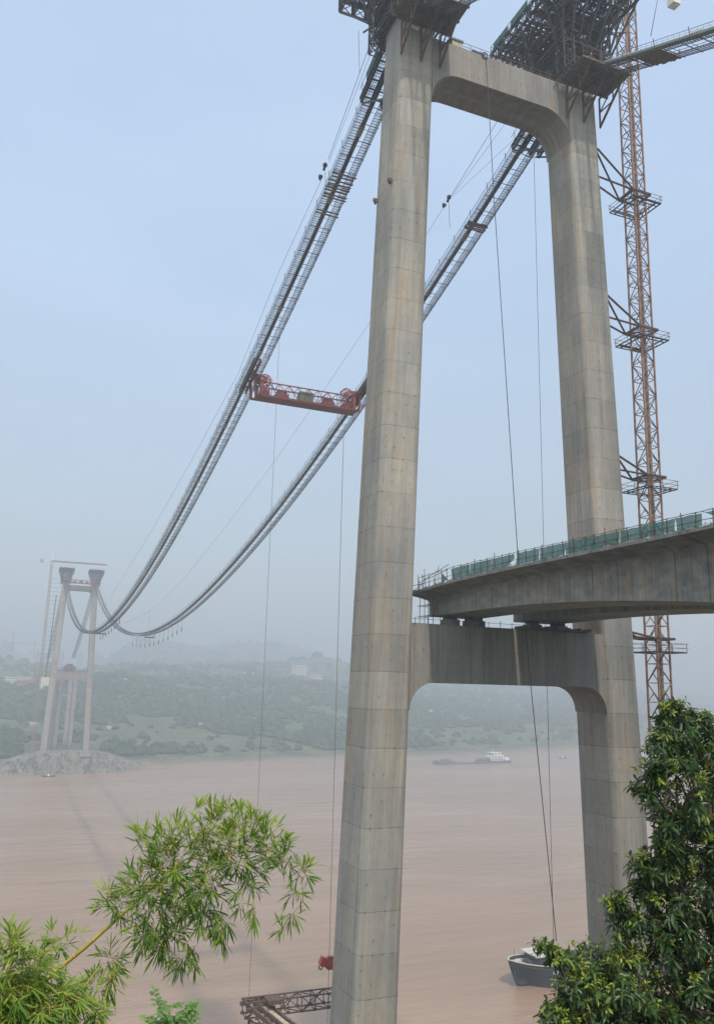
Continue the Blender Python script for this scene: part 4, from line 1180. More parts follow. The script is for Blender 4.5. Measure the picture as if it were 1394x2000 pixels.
# painted letters on the flank
tc = bpy.data.curves.new('letters', 'FONT'); tc.body = 'KEC'; tc.size = 1.5; tc.extrude = .01
to = bpy.data.objects.new('letters', tc); col.objects.link(to); bpy.context.view_layer.update()
me_ = bpy.data.meshes.new_from_object(to); bpy.data.objects.remove(to); me_.materials.clear(); me_.materials.append(M['white'])
to = bpy.data.objects.new('hull_letters', me_); col.objects.link(to); to.parent = g
to.location = Vector((sx0+12.2, sy0-6.12, 4.0))-OFF[g.name]; to.rotation_euler = (R(90), 0, 0)

# self-propelled barge in mid river
bx0 = at(849, 1493, Z=0); bx1 = at(991, 1489, Z=0)
g = thing('river_barge', (bx0+bx1)/2, 'long low cargo barge with a white wheelhouse, out on the far side of the river', 'barge')
dv = (bx1-bx0); Lb = dv.length; dv.normalize(); sv = Vector((-dv.y, dv.x, 0))
def LB(mb, x0, x1, w0, z0, z1):
    c = [bx0+dv*x0-sv*w0, bx0+dv*x1-sv*w0, bx0+dv*x1+sv*w0, bx0+dv*x0+sv*w0]
    mb.quadbox([(p.x, p.y, z0) for p in c]+[(p.x, p.y, z1) for p in c]); return mb
b = MB(); LB(b, 1.5, Lb-6, 7, -.5, 1.7); LB(b, 0, 8, 5.5, .3, 3.0); LB(b, Lb-30, Lb, 6.8, -.4, 3.0); LB(b, 3, 24, 6.5, 1.6, 4.0); b.build('hull', 'barge_hull', g)
b = MB()
for c_, rr, hh in ((18, 7, 4), (11, 5, 3.6), (Lb-44, 7, 4.2), (Lb-33, 7, 4)): 
    q = bx0+dv*c_; b.blob((q.x, q.y, 2.2), rr, 5, hh, amp=.1, nu=10, nv=6)
b.build('gravel_heap', 'sand', g)
wh = MB(); LB(wh, Lb-31, Lb-11, 5.5, 3.0, 9.6); LB(wh, Lb-29, Lb-15, 5, 9.6, 12.4); LB(wh, Lb-9, Lb-2, 5, 3., 6.4)
wh = wh.build('wheelhouse', 'white', g)
for zz in (3.9, 5.8, 7.7, 10.4):
    for k in range(4):
        x = Lb-29.2+k*(4.4 if zz < 10 else 3.4); LB(MB(), x, x+2.2, 5.64 if zz < 10 else 5.12, zz, zz+1.0).build('window', 'window', wh)
b = MB(); LB(b, Lb-31.5, Lb-10, 5.9, 5.1, 5.3); LB(b, Lb-31.5, Lb-10, 5.9, 7.1, 7.3); LB(b, Lb-30, Lb-14, 5.4, 12.4, 12.7); b.build('deck_slab', 'white', g)
q = bx0+dv*(Lb-24); MB().bar((q.x, q.y, 12.7), (q.x, q.y, 17), .35).build('mast', 'white', g)
def small_boat(px, py, L_, lab):
    q = at(px, py, Z=0)
    g = thing('small_boat', (q.x, q.y, 0), lab, 'boat', 'small boats on the river')
    b = MB(); n = 9
    for i in range(n):
        t = i/(n-1); ww = 1.1*math.sin(math.pi*(.08+.84*t))**.6; up_ = .9*(2*t-1)**2
        for (k, z) in ((.5, -.3), (1, .7+up_)): b.v.append((q.x-L_/2+L_*t, q.y-ww*k, z)); b.v.append((q.x-L_/2+L_*t, q.y+ww*k, z))
    for i in range(n-1):
        a_ = i*4; b.f += [(a_, a_+4, a_+6, a_+2), (a_+1, a_+3, a_+7, a_+5), (a_, a_+1, a_+5, a_+4), (a_+2, a_+6, a_+7, a_+3)]
    b.f += [(0, 2, 3, 1), (len(b.v)-4, len(b.v)-3, len(b.v)-1, len(b.v)-2)]
    b.build('hull', 'hull', g)
    b = MB(); b.quadbox([(q.x-.9, q.y-.8, .6), (q.x+.9, q.y-.8, .6), (q.x+.9, q.y+.8, .6), (q.x-.9, q.y+.8, .6), (q.x-.4, q.y-.4, 2.6), (q.x+.4, q.y-.4, 2.6), (q.x+.4, q.y+.4, 2.6), (q.x-.4, q.y+.4, 2.6)])
    b.build('canopy', 'white', g)
small_boat(95, 1517, 12, 'little dark sampan with a white canopy below the far tower')
small_boat(1098, 1481, 12, 'little boat with a white canopy near the shore right of the barge')

# ------------------------------------------------------------------ far side: piers, abutment, crane, buildings
for X0, lab in ((-8.8, 'hazy twin-column approach pier standing behind the far tower, nearer its left leg'), (5.9, 'hazy twin-column approach pier standing behind the far tower, nearer its right leg')):
    g = thing('bridge_pier', (X0, 850, 24), lab, 'bridge pier', 'approach piers behind the far tower')
    for s_ in (-1, 1):
        x = X0+s_*2.4; MB().box(x-2.1, x+2.1, 846, 854, 16, 90).build('column', 'pier', g, uv=True)
    MB().box(X0-4.6, X0+4.6, 845.5, 854.5, 90, 93).build('pier_cap', 'pier', g, uv=True)
g = thing('formwork_scaffold', (0, SPAN, 96), 'red formwork and railings on the lower crossbeam of the far tower', 'formwork')
b = MB(); rs = random.Random(9)
for i in range(24):
    x = -14+28*i/23; b.bar((x, SPAN-3, 96.1), (x, SPAN-3, 98.2+rs.random()), .35)
b.bar((-14, SPAN-3, 97.4), (14, SPAN-3, 97.4), .3); b.build('railing', 'red_dark', g)
b = MB(); lattice(b, (-8, SPAN, 99.5), (2, SPAN, 99.5), 4, 5, 4, .5, .4); lattice(b, (-6, SPAN, 103), (0, SPAN, 103), 3, 2, 3, .4, .3); b.build('form_frame', 'red_dark', g)
# far tower crane
g = thing('tower_crane', (-29, SPAN-1, 80), 'pale distant tower crane with long level jib beside the far tower', 'tower crane')
b = MB(); lattice(b, (-29.5, SPAN-1, 16), (-29.5, SPAN-1, 206), 2.0, 2.0, 76, .35, .2, up=(0, 1, 0), x=False); b.build('mast', 'mast', g)
b = MB()
for i in range(22): z = 96+i*4.4; b.bar((-29, SPAN-1, z), (-leg_a(z)-2, SPAN-1, z), .22)
b.build('tie_bar', 'dark_steel', g)
b = MB(); lattice(b, (-29.5, SPAN-1, 206), (24, SPAN-1, 206.5), 1.2, 1.1, 26, .42, .26, x=False); b.build('jib', 'mast_grey', g)
b = MB(); lattice(b, (-40, SPAN-1, 206), (-29.5, SPAN-1, 206), 1.2, .8, 5, .3, .2, x=False); b.build('counter_jib', 'cream', g)
MB().box(-40.6, -38, SPAN-2, SPAN, 203.8, 207.2).build('counterweight', 'pier', g, uv=True)
b = MB(); b.bar((-29.5, SPAN-1, 206), (-29.5, SPAN-1, 214.5), .7).bar((-29.5, SPAN-1, 214.3), (-38, SPAN-1, 206.6), .16).bar((-29.5, SPAN-1, 214.3), (2, SPAN-1, 207), .16); b.build('cathead', 'cream', g)
MB().box(-30.5, -28.3, SPAN-2.1, SPAN+.1, 202.5, 205).build('cab', 'cream', g)
g = thing('hoist_platform', (-28, SPAN, 190), 'thin lattice lift mast rising between the far crane and the left leg of its tower', 'lift mast')
b = MB(); b.bar((-24.4, SPAN-3, 90), (-22.2, SPAN-3, 172), .8, .8); b.build('mast', 'dark_steel', g)
def hit(px, py):
    d_ = ray(px, py); t = 700.
    while t < 5000:
        p = CAM+d_*t
        if p.z < far_h(p.x, p.y): return p
        t += 6
    return CAM+d_*2600
def building(name, px0, px1, ytop, ybot, Y, m, lab, cat, roof=None, floors=0, cols=0, group=None, wm='window', dome=False, depth=None, extra=None):
    if Y < 2400: Y = hit((px0+px1)/2, ybot).y
    a = at(px0, ybot, Y=Y); c = at(px1, ybot, Y=Y); tp = at((px0+px1)/2, ytop, Y=Y)
    x0, x1 = a.x, c.x; z0 = min(a.z, c.z); z1 = tp.z; dp = depth or max(10, (x1-x0)*.5)
    g = thing(name, ((x0+x1)/2, Y+dp/2, z0), lab, cat, group)
    zb = min(z0, far_h((x0+x1)/2, Y)-2, far_h(x0, Y)-2, far_h(x1, Y)-2, far_h((x0+x1)/2, Y+dp)-2)
    MB().box(x0, x1, Y, Y+dp, zb, z1).build('wall', m, g)
    if roof:
        b = MB(); b.box(x0-.6, x1+.6, Y-.6, Y+dp+.6, z1, z1+max(.6, (z1-z0)*.08)); b.build('roof', roof, g)
    if floors and cols:
        fh = (z1-z0)/floors; cw_ = (x1-x0)/cols; first = None
        for f_ in range(floors):
            for c_ in range(cols):
                X_ = x0+cw_*(c_+.22); Z_ = z0+fh*(f_+.3)
                if first is None:
                    first = MB().box(X_, X_+cw_*.56, Y-.25, Y+.1, Z_, Z_+fh*.45).build('window', wm, g); fx, fz = X_, Z_
                else:
                    o = first.copy(); col.objects.link(o); o.location = (X_-fx, 0, Z_-fz)
    if dome:
        xm, ym = (x0+x1)/2, Y+dp/2; rr = (x1-x0)*.36
        b = MB(); b.tube([(xm, ym, z1), (xm, ym, z1+rr*.7), (xm, ym, z1+rr*1.3), (xm, ym, z1+rr*2.0)], [rr, rr*.85, rr*.45, .3], 10); b.build('cupola', m, g)
    return g
building('apartment_block', 573, 600, 1301, 1320, 1500, 'cream_wall', 'tall cream building with windows on the ridge left of the near tower leg', 'building', 'cream_wall', 4, 5)
building('anchor_block', 77, 97, 1321, 1347, 1250, 'cream_wall', 'pale concrete block behind the far crane mast, left of the far tower', 'concrete block', 'dark_steel')
building('house', 606, 629, 1318, 1325, 1500, 'cream_wall', 'low cream house just right of the tall cream building', 'house', 'brick_wall', 1, 5)
building('school_building', 8, 61, 1323, 1337, 1250, 'white_wall', 'long white building with bands of windows at the left edge', 'building', 'white_wall', 3, 10)
building('workshop', 33, 60, 1329, 1345, 1200, 'brick_wall', 'brick red workshop in front of the long white building', 'building', 'brick_wall', 2, 5)
building('workshop', 60, 68, 1326, 1343, 1205, 'brick_wall', 'narrow brick red shed at the right end of the brick red workshop', 'building', 'brick_wall')
building('shed', 186, 217, 1301, 1304, 1500, 'white_wall', 'long low white shed right of the far tower, the left of a pair', 'shed', 'white_wall', group='long white sheds right of the far tower')
building('shed', 220, 238, 1303, 1306.5, 1500, 'white_wall', 'long low white shed right of the far tower, the right of a pair', 'shed', 'white_wall', group='long white sheds right of the far tower')
building('shed', 341, 358, 1316, 1322, 1450, 'blue_roof', 'small blue shed on the green slope between the far tower and the cream building', 'shed', 'blue_roof')
building('shed', 463, 476, 1313, 1320, 1450, 'blue_roof', 'blue roofed shed left of the white cottage row on the ridge', 'shed', 'white_wall', 1, 3)
building('cottage', 478, 496, 1313, 1319, 1450, 'white_wall', 'white cottage row beside the blue shed on the ridge', 'house', 'blue_roof', 1, 4)
building('cottage', 412, 424, 1313, 1318, 1480, 'brick_wall', 'tiny reddish house on the ridge between the blue sheds', 'house', 'blue_roof')
building('cottage', 186, 200, 1325, 1331, 1350, 'white_wall', 'small pale house close to the right leg of the far tower', 'house', 'brick_wall', 1, 3)
building('cottage', 234, 250, 1325, 1330, 1350, 'white_wall', 'small pale house with blue roof right of the far tower', 'house', 'blue_roof', 1, 3)
building('hut', 58, 72, 1413, 1420, 930, 'white_wall', 'white hut on the slope left of the far tower foot', 'hut', 'white_wall', 1, 3)
building('hut', 16, 27, 1453, 1458, 870, 'white_wall', 'low white cabin just above the bank at the left edge', 'hut', 'white_wall')
building('hut', 382, 408, 1415, 1418, 960, 'white_wall', 'long low white hut on the terraces in the middle of the far bank', 'hut', 'white_wall')
building('hut', 210, 218, 1420, 1424, 940, 'white_wall', 'tiny white hut on the slope right of the far tower', 'hut', 'white_wall')
building('hut', 832, 846, 1388, 1391, 1050, 'white_wall', 'tiny white hut on the slope seen through the tower below the crossbeam', 'hut', 'white_wall')
Yc = 2500
building('tower_block', -2, 26, 1253, 1294, Yc, 'grey_wall', 'bulky grey high-rise under construction at the left edge', 'high-rise', None, 9, 6, dome=False)
building('tower_block', 5, 17, 1247, 1253.5, Yc+15, 'grey_wall', 'domed penthouse storey on top of the bulky grey high-rise', 'high-rise', dome=True)
building('tower_block', 38, 62, 1274, 1296, Yc, 'white_wall', 'pale high-rise slab left of the far crane mast', 'high-rise', None, 5, 6)
building('tower_block', 64, 98, 1276, 1295, Yc+60, 'grey_wall', 'blue grey high-rise slab behind the far crane mast', 'high-rise', None, 5, 8)
for (x0, x1, yt, lab) in ((26, 37, 1275, 'domed pale tower between the grey high-rise and the pale slab'), (52, 60, 1269, 'domed tower peeking above the pale slab'), (68, 77, 1272, 'domed tower peeking above the blue grey slab'),
                         (113, 124, 1275, 'domed tower behind the left leg of the far tower'), (152, 163, 1278, 'domed tower between the legs of the far tower'),
                         (182, 192, 1276, 'domed pale tower just right of the far tower'), (193, 202, 1281, 'second domed tower right of the far tower'), (210, 218, 1284, 'third domed tower right of the far tower, lowest of them')):
    building('tower_block', x0, x1, yt, 1300, Yc+120, 'grey_wall', lab, 'high-rise', None, 5, 3, 'domed towers of the far town', dome=True)
def far_crane(px, ybase, ytop, jl, jr, lab):
    Y = Yc-30; a = at(px, ybase, Y=Y); t_ = at(px, ytop, Y=Y); l = at(jl, ytop, Y=Y); r_ = at(jr, ytop, Y=Y)
    g = thing('tower_crane', a, lab, 'tower crane', 'cranes over the far town')
    zj = t_.z-5
    b = MB(); lattice(b, (a.x, Y, a.z-10), (a.x, Y, zj+6), 2, 2, 12, .8, .5, up=(0, 1, 0), x=False); b.build('mast', 'mast_grey', g)
    b = MB(); lattice(b, (l.x, Y, zj), (r_.x, Y, zj), 1.3, 1.2, 14, .6, .4, x=False); b.bar((a.x, Y, zj+6), (l.x*.5+a.x*.5, Y, zj), .4).bar((a.x, Y, zj+6), (r_.x*.5+a.x*.5, Y, zj), .4); b.build('jib', 'mast_grey', g)
    MB().box(max(l.x, r_.x)-5 if abs(r_.x-a.x) < abs(l.x-a.x) else min(l.x, r_.x), (max(l.x, r_.x)) if abs(r_.x-a.x) < abs(l.x-a.x) else min(l.x, r_.x)+5, Y-1, Y+1, zj-2.5, zj-.7).build('counterweight', 'grey_wall', g)
far_crane(24.5, 1262, 1234, 18, 29, 'hazy crane rising from the grey high-rise at the left edge')
far_crane(66.5, 1276, 1254, 27, 72, 'hazy crane with a long jib above the pale slab of the far town')

# ------------------------------------------------------------------ foreground plants
def add_leaf(mb, base, d, nrm, L_, W_, tint, droop=.25, segs=3, fold=.18):
    d = d.normalized(); s_ = d.cross(nrm)
    if s_.length < 1e-4: s_ = d.cross(Vector((1, 0, .1)))
    s_.normalize(); u = s_.cross(d).normalized()
    b = len(mb.v)
    prof = {3: (0, .8, .95, 0), 2: (0, 1, 0), 4: (0, .75, 1, .6, 0)}[segs]
    for i in range(segs+1):
        t = i/segs; c = base+d*(L_*t)-u*0.+Vector((0, 0, -1))*(droop*L_*t*t)
        w_ = W_/2*prof[i]
        if w_ == 0: mb.v.append(tuple(c))
        else:
            mb.v.append(tuple(c-s_*w_+u*w_*fold*2)); mb.v.append(tuple(c)); mb.v.append(tuple(c+s_*w_+u*w_*fold*2))
    idx = [b]; 
    f = []
    f += [(b, b+2, b+1), (b, b+3, b+2)]
    for i in range(segs-2):
        q = b+1+i*3; f += [(q, q+1, q+4, q+3), (q+1, q+2, q+5, q+4)]
    q = b+1+(segs-2)*3; e_ = q+3
    f += [(q, q+1, e_), (q+1, q+2, e_)]
    mb.f += f; mb.tint += [tint]*len(f)

def rnd(rs): 
    while True:
        v = Vector((rs.uniform(-1, 1), rs.uniform(-1, 1), rs.uniform(-1, 1)))
        if .05 < v.length < 1: return v
# --- big leafy tree on the right
rs = random.Random(77)
blobs = [ # px, py, radius in px, depth
 (1310, 1385, 26, 11.2), (1290, 1445, 30, 11.0), (1345, 1415, 34, 11.4), (1325, 1470, 42, 11.0), (1268, 1545, 26, 10.7), (1280, 1500, 26, 10.6),
 (1385, 1430, 36, 11.6), (1390, 1500, 56, 11.3), (1340, 1550, 44, 10.8), (1300, 1600, 26, 10.8), (1400, 1620, 70, 11.2), (1340, 1650, 58, 11.0),
 (1290, 1670, 40, 10.7), (1250, 1690, 24, 10.6), (1410, 1740, 80, 11.0), (1330, 1750, 60, 10.8), (1265, 1750, 34, 10.6), (1200, 1765, 16, 10.4), (1228, 1800, 30, 10.5),
 (1290, 1840, 64, 10.6), (1390, 1870, 90, 10.8), (1220, 1870, 44, 10.4), (1170, 1880, 30, 10.3), (1120, 1885, 27, 10.2), (1085, 1868, 16, 10.0), (1058, 1848, 9, 10.),
 (1160, 1950, 46, 10.2), (1100, 1975, 32, 10.0), (1240, 1950, 60, 10.3), (1330, 1960, 76, 10.4), (1420, 1980, 90, 10.6), (1075, 2005, 20, 10.0), (1180, 2030, 60, 10.),
 (1310, 2060, 90, 10.3), (1430, 2090, 100, 10.5), (1480, 1560, 90, 11.6), (1490, 1700, 100, 11.6), (1500, 1860, 110, 11.4), (1450, 1480, 60, 11.6), (1560, 1640, 110, 12.), (1560, 1800, 120, 12.), (1470, 2150, 120, 11.)]
def rosette(lf, tip, out, young, size=1., shift=0.):
    m_ = rs.randint(4, 9); ph = rs.uniform(0, 6.28)
    a = out.cross(Vector((0, 0, 1)) if abs(out.z) < .9 else Vector((1, 0, 0))).normalized(); b2 = out.cross(a)
    for j in range(m_):
        t = ph+j*2.4; sp_ = rs.uniform(.4, 1.4)
        dd = (out*(.8 if young else .35)+(a*math.cos(t)+b2*math.sin(t))*sp_+rnd(rs)*.25).normalized()
        if not young: dd = (dd+Vector((0, 0, -.25))).normalized()
        L_ = (rs.uniform(.055, .10) if young else rs.uniform(.075, .145))*size
        inner = .5 if j > m_-3 else 0
        tint = (rs.gauss(.80+.12*inner, .14) if young else rs.gauss(.22+.3*inner, .16))+shift
        add_leaf(lf, tip-out*(.012*(m_-j)), dd, out+Vector((0, 0, .6))+rnd(rs)*.4, L_, L_*rs.uniform(.25, .40), min(1, max(0, tint)), droop=rs.uniform(.0, .5))
def foliage(obj, blobs_, sprigs, density, pyoung, size, shift):
    lf = MB(); tw_ = MB(); centres = []
    for (px, py, rp, dp) in blobs_:
        c = at(px, py, D=dp); r_ = rp*dp/FPX
        centres.append((c, r_))
        nb_ = int(6+density*(r_/.35)**2)
        for k in range(nb_):
            v = rnd(rs).normalized(); v.z += .25; v = v.normalized()*(r_*(.3+.95*rs.random()**.8)); v.y *= 1.2
            tip = c+v; out = (v.normalized()*.7+Vector((rs.uniform(-.5, .5), rs.uniform(-.5, .5), rs.uniform(.0, .9)))).normalized()
            tw_.tube([c+v*.25, c+v*.65+Vector((0, 0, -.02)), tip], [.007, .005, .003], 4, cap=False)
            yg = rs.random() < (pyoung if v.z > 0 else pyoung*.3)
            for q in range(rs.randint(2, 5)):
                off = Vector((rs.uniform(-1, 1), rs.uniform(-1, 1), rs.uniform(-.8, .8)))*.10
                o2 = (out+off*5).normalized(); t2 = tip+off*.9
                tw_.bar(tip-out*.05, t2, .005)
                rosette(lf, t2, o2, yg and rs.random() < .8, size, shift)
    for (px, py, dx, dy, dp, n) in sprigs:
        tip = at(px, py, D=dp); out = (rt*dx+Vector((0, 0, 1))*dy).normalized()
        tw_.tube([tip-out*.34+Vector((0, 0, -.05)), tip-out*.12, tip], [.007, .005, .003], 4)
        for q in range(n): rosette(lf, tip-out*(.10*q)+rnd(rs)*.04, (out+rnd(rs)*.5).normalized(), rs.random() < .8, .8, shift)
    lf.build('crown', 'leaf', obj)
    tw_.build('twigs', 'bark', obj)
    return centres
def is_bush(b): return b[1] > 1835 and b[0] < 1262
spr = ((1268, 1432, -.5, .5, 11, 3), (1246, 1482, -.9, .3, 10.6, 3), (1250, 1530, -.9, .1, 10.6, 2), (1218, 1668, -.8, .6, 10.5, 3), (1178, 1752, -.8, .5, 10.4, 4), (1185, 1775, -1, 0, 10.4, 3), (1330, 1365, .4, .9, 11.2, 3), (1298, 1352, -.2, 1, 11.2, 3), (1372, 1398, .2, 1, 11.4, 3), (1262, 1700, -.7, .4, 10.6, 3), (1234, 1722, -.7, .2, 10.6, 3))
spr2 = ((1048, 1842, -.7, .7, 10, 2), (1042, 1856, -.9, -.2, 10, 2), (1050, 1985, -.9, .2, 10, 3), (1127, 1838, -.3, .9, 10.1, 2), (1230, 1850, -.2, 1, 10.3, 2), (1140, 1862, -.3, .8, 10.2, 3), (1078, 1950, -.8, .5, 10, 3), (1190, 1845, .1, 1, 10.2, 2))
tree = thing('broadleaf_tree', (-52.2, -86.4, near_h(-52.2, -86.4)), 'tall dark green broadleaf tree at the right edge in front of the crane mast', 'tree')
centres = foliage(tree, [b for b in blobs if not is_bush(b)], spr, 27, .38, 1.08, .0)
tb_ = MB(); rootp = Vector((-52.2, -86.4, near_h(-52.2, -86.4)-.3)); fork = Vector((-52.35, -86.6, 82.2))
tb_.tube([rootp, Vector((-52.25, -86.5, 80)), fork], [.2, .16, .13], 10); tb_.build('trunk', 'bark', tree, smooth=True)
lb = MB()
hub = [at(1420, 1960, D=10.8), at(1400, 1800, D=11.0), at(1395, 1640, D=11.2)]
lb.tube([fork]+hub[:3]+[at(1370, 1520, D=11.3), at(1340, 1450, D=11.3)], [.12, .09, .07, .05, .03, .012], 8)
for (c, r_) in centres:
    h0 = min(hub+[fork], key=lambda q: (q-c).length + (0 if q.z < c.z+.1 else .9))
    mid = h0.lerp(c, .5)+Vector((0, 0, -.15)); lb.tube([h0, mid, c], [.03, .018, .008], 6)
lb.build('limbs', 'bark', tree, smooth=True)
bp = Vector((-53.3, -86.6, near_h(-53.3, -86.6)))
bush = thing('leafy_bush', bp, 'yellow green leafy bush in front of the dark tree, its tip over the ship bow', 'bush')
centres = foliage(bush, [b for b in blobs if is_bush(b)]+[(1140, 1915, 40, 10.), (1205, 1920, 46, 10.), (1110, 1930, 30, 9.9), (1085, 1990, 30, 9.8), (1150, 2010, 50, 9.8)], spr2, 34, .74, .98, .12)
lb = MB(); hub = [at(1260, 2110, D=10.3), at(1200, 2010, D=10.3)]
lb.tube([bp-Vector((0, 0, .2)), bp.lerp(hub[0], .5), hub[0], hub[1]], [.1, .08, .05, .03], 8)
for (c, r_) in centres:
    mid = hub[1].lerp(c, .5)+Vector((0, 0, -.1)); lb.tube([hub[1], mid, c], [.022, .014, .007], 6)
lb.build('limbs', 'bark', bush, smooth=True)

# --- arching bamboo on the left
rs = random.Random(31)
def bamboo(name, label, paths, fans, base_pt, leafL=(.075, .13)):
    g = thing(name, base_pt, label, 'bamboo', 'bamboo plants at the lower left')
    cb = MB()
    for pts, r0, r1 in paths:
        n = len(pts); cb.tube(pts, [r0+(r1-r0)*i/(n-1) for i in range(n)] if not isinstance(r0, list) else r0, 8)
    for pts, r0, r1 in paths[:1]:
        ring_r = r0 if isinstance(r0, list) else [r0]*len(pts)
        for i in range(len(pts)-1):
            a_, b_ = Vector(pts[i]), Vector(pts[i+1])
            if (a_-b_).length > 1.5: continue
            for q in (.25, .75):
                c_ = a_.lerp(b_, q); d_ = (b_-a_).normalized(); rr_ = ring_r[i]*(1-q)+ring_r[i+1]*q
                cb.tube([c_-d_*.007, c_-d_*.002, c_+d_*.004], [rr_*1.0, rr_*1.28, rr_*1.0], 8)
    cb.build('culm', 'culm', g, smooth=True)
    lfb = MB(); sb = MB()
    for (c, r_, n, hang) in fans:
        for k in range(n):
            v = rnd(rs); v = Vector((v.x*r_, v.y*r_*.9, v.z*r_)); q = c+v
            root = c+v*.3
            sb.tube([root, (root+q)/2+Vector((0, 0, .015)), q], .0016, 3, cap=False)
            out = (v.normalized()*.9+Vector((rs.uniform(-.5, .5), rs.uniform(-.5, .5), rs.uniform(-.1, .5)-hang*.8))).normalized()
            a = out.cross(Vector((rs.uniform(-.5, .5), rs.uniform(-1, 0), rs.uniform(-.3, 1)))).normalized(); b2 = out.cross(a).normalized()
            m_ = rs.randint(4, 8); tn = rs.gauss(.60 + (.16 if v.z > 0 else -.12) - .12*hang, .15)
            for j in range(m_):
                t = (j-(m_-1)/2)/max(1, (m_-1)/2); ang = t*rs.uniform(.6, 1.25)
                dd = out*math.cos(ang)+a*math.sin(ang)+b2*rs.uniform(-.45, .45)
                dd = dd.normalized()+Vector((0, 0, -.02-hang*.35))
                L_ = rs.uniform(*leafL)*(1-.25*abs(t))
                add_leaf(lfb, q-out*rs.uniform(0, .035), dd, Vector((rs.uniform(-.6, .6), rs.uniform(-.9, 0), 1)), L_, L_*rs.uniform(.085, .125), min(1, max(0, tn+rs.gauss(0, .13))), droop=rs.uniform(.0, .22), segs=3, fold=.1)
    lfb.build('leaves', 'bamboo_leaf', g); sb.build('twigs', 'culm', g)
    return g
BD = 4.6
def A(x, y, d=BD): return at(x, y, D=d)
def fan(x, y, rp, n, hang=.3, d=BD): return (A(x, y, d), rp*d/FPX, max(2, int(n*.88)), hang)
b0 = at(-60, 2080, D=4.2)
base = Vector((b0.x-.6, b0.y-.2, near_h(b0.x-.6, b0.y-.2)-.1))
main_path = [base, b0, A(20, 1985, 4.4), A(90, 1912), A(165, 1852), A(240, 1785), A(320, 1715), A(400, 1662), A(480, 1650), A(545, 1668), A(590, 1715)]
mr = [.016, .015, .014, .0125, .011, .009, .005, .0035, .0028, .002, .0014]
fans = [fan(225, 1770, 40, 20, .2), fan(270, 1740, 50, 36, .1), fan(310, 1700, 55, 42, -.1), fan(300, 1640, 34, 12, -.5), fan(350, 1665, 55, 42, -.2), fan(345, 1625, 30, 11, -.7), fan(395, 1625, 46, 26, -.5), fan(415, 1592, 24, 9, -1.0),
        fan(440, 1640, 55, 42, -.3), fan(480, 1620, 42, 26, -.5), fan(520, 1640, 42, 26, -.3), fan(555, 1680, 34, 16, .0), fan(590, 1698, 28, 12, .0), fan(270, 1625, 16, 5, -.6), fan(385, 1578, 14, 4, -.8), fan(455, 1585, 20, 6, -.9), fan(500, 1600, 16, 5, -.8), fan(545, 1640, 18, 6, -.6), fan(205, 1740, 22, 6, -.2), fan(430, 1835, 14, 5, .8), fan(470, 1685, 45, 24, .3), fan(400, 1710, 50, 34, .3), fan(350, 1745, 55, 42, .4),
        fan(300, 1790, 50, 34, .5), fan(330, 1840, 42, 28, .8), fan(365, 1880, 30, 17, .9), fan(285, 1835, 22, 9, .6), fan(395, 1790, 35, 18, .7), fan(440, 1800, 24, 10, .9), fan(480, 1745, 30, 12, .8), fan(500, 1785, 18, 5, .9),
        fan(580, 1750, 18, 6, .8), fan(570, 1790, 14, 5, .9), fan(550, 1820, 12, 4, 1.), fan(410, 1750, 40, 22, .6)]
side = [([A(240, 1785), A(285, 1820), A(330, 1855), A(372, 1890)], .003, .0015), ([A(590, 1715), A(592, 1760), A(560, 1800), A(545, 1835)], .0022, .001), ([A(320, 1715), A(300, 1660), A(270, 1625)], .003, .0012), ([A(400, 1662), A(410, 1620), A(412, 1570)], .003, .0012), ([A(400, 1700), A(450, 1750), A(490, 1800)], .0025, .001)]
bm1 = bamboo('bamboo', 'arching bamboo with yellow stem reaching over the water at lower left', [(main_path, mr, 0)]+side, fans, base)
b1 = Vector((-61.1, -92.0, 0)); b1.z = near_h(b1.x, b1.y)-.1
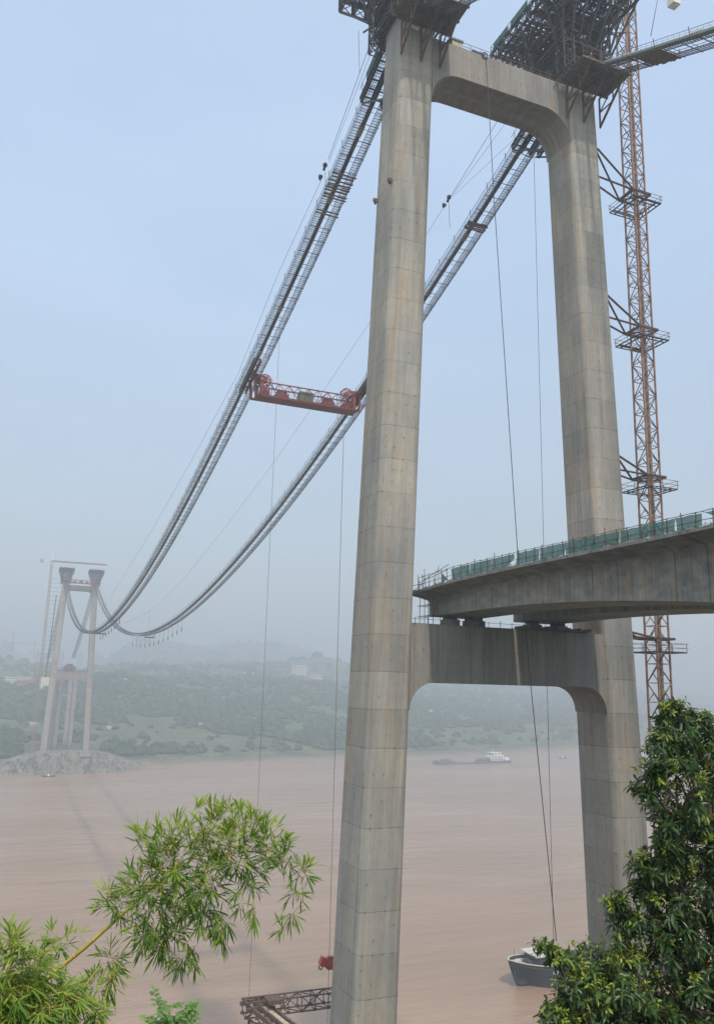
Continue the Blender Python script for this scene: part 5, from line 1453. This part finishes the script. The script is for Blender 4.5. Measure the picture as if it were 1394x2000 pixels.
fans2 = [fan(30, 1850, 45, 8, .0, 4.0), fan(60, 1905, 55, 36, .4, 4.1), fan(0, 1930, 70, 50, .5, 4.), fan(100, 1955, 60, 46, .6, 4.1), fan(150, 1985, 50, 30, .7, 4.2), fan(40, 1990, 80, 60, .6, 4.), fan(120, 1830, 34, 7, -.3, 4.7),
         fan(215, 1875, 30, 10, .1, 4.7), fan(215, 1915, 32, 8, .6, 4.4), fan(185, 1925, 30, 9, .3, 4.7), fan(90, 1850, 30, 8, .0, 4.7), fan(10, 1850, 30, 7, -.3, 4.), fan(190, 1990, 28, 8, .7, 4.2), fan(-50, 1960, 80, 40, .5, 4.), fan(100, 2040, 70, 40, .6, 4.1), fan(-20, 2060, 80, 50, .5, 4.), fan(60, 1955, 60, 40, .5, 4.2)]
fans2 = [(c, r, int(n*1.5)+1, h) for c, r, n, h in fans2]
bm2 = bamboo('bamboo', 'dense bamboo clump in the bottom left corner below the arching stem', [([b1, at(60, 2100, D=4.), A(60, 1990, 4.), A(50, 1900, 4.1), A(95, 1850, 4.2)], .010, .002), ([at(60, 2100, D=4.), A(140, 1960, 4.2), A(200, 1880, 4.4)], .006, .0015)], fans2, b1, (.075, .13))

# --- small shrub at the bottom
sp0 = at(335, 2080, D=7.5)
sh = thing('shrub', (sp0.x, sp0.y, near_h(sp0.x, sp0.y)), 'small light green shrub top at the bottom edge right of the bamboo', 'shrub')
lf = MB(); st_ = MB()
st_.tube([(sp0.x, sp0.y, near_h(sp0.x, sp0.y)-.1), tuple(sp0), tuple(at(338, 2000, D=7.5))], [.03, .02, .012], 6)
for k in range(46):
    c = at(rs.uniform(298, 374), rs.uniform(1966, 2035), D=7.5+rs.uniform(-.25, .25)); ang = rs.uniform(-.2, 3.3)
    dr_ = (rt*math.cos(ang)+Vector((0, 0, 1))*abs(math.sin(ang))*.35+fwd*rs.uniform(-.6, .6)).normalized(); L_ = rs.uniform(.08, .16)
    r0 = at(338, 2010, D=7.5); st_.tube([r0, (r0+c)/2+Vector((0, 0, .02)), c], .004, 4)
    st_.bar(c, c+dr_*L_, .004)
    sd_ = dr_.cross(Vector((0, 0, 1))).normalized()
    for j in range(4):
        for s_ in (-1, 1): add_leaf(lf, c+dr_*L_*(.2+.26*j), (dr_*.6+sd_*s_+rnd(rs)*.3).normalized(), Vector((0, -.3, 1)), .085*(1-.06*j), .036, min(1, max(0, rs.gauss(.6, .2))), droop=.2)
    add_leaf(lf, c+dr_*L_, dr_, Vector((0, 0, 1)), .085, .036, .7, droop=.2)
lf.build('leaves', 'shrub_leaf', sh); st_.build('stem', 'bark', sh)
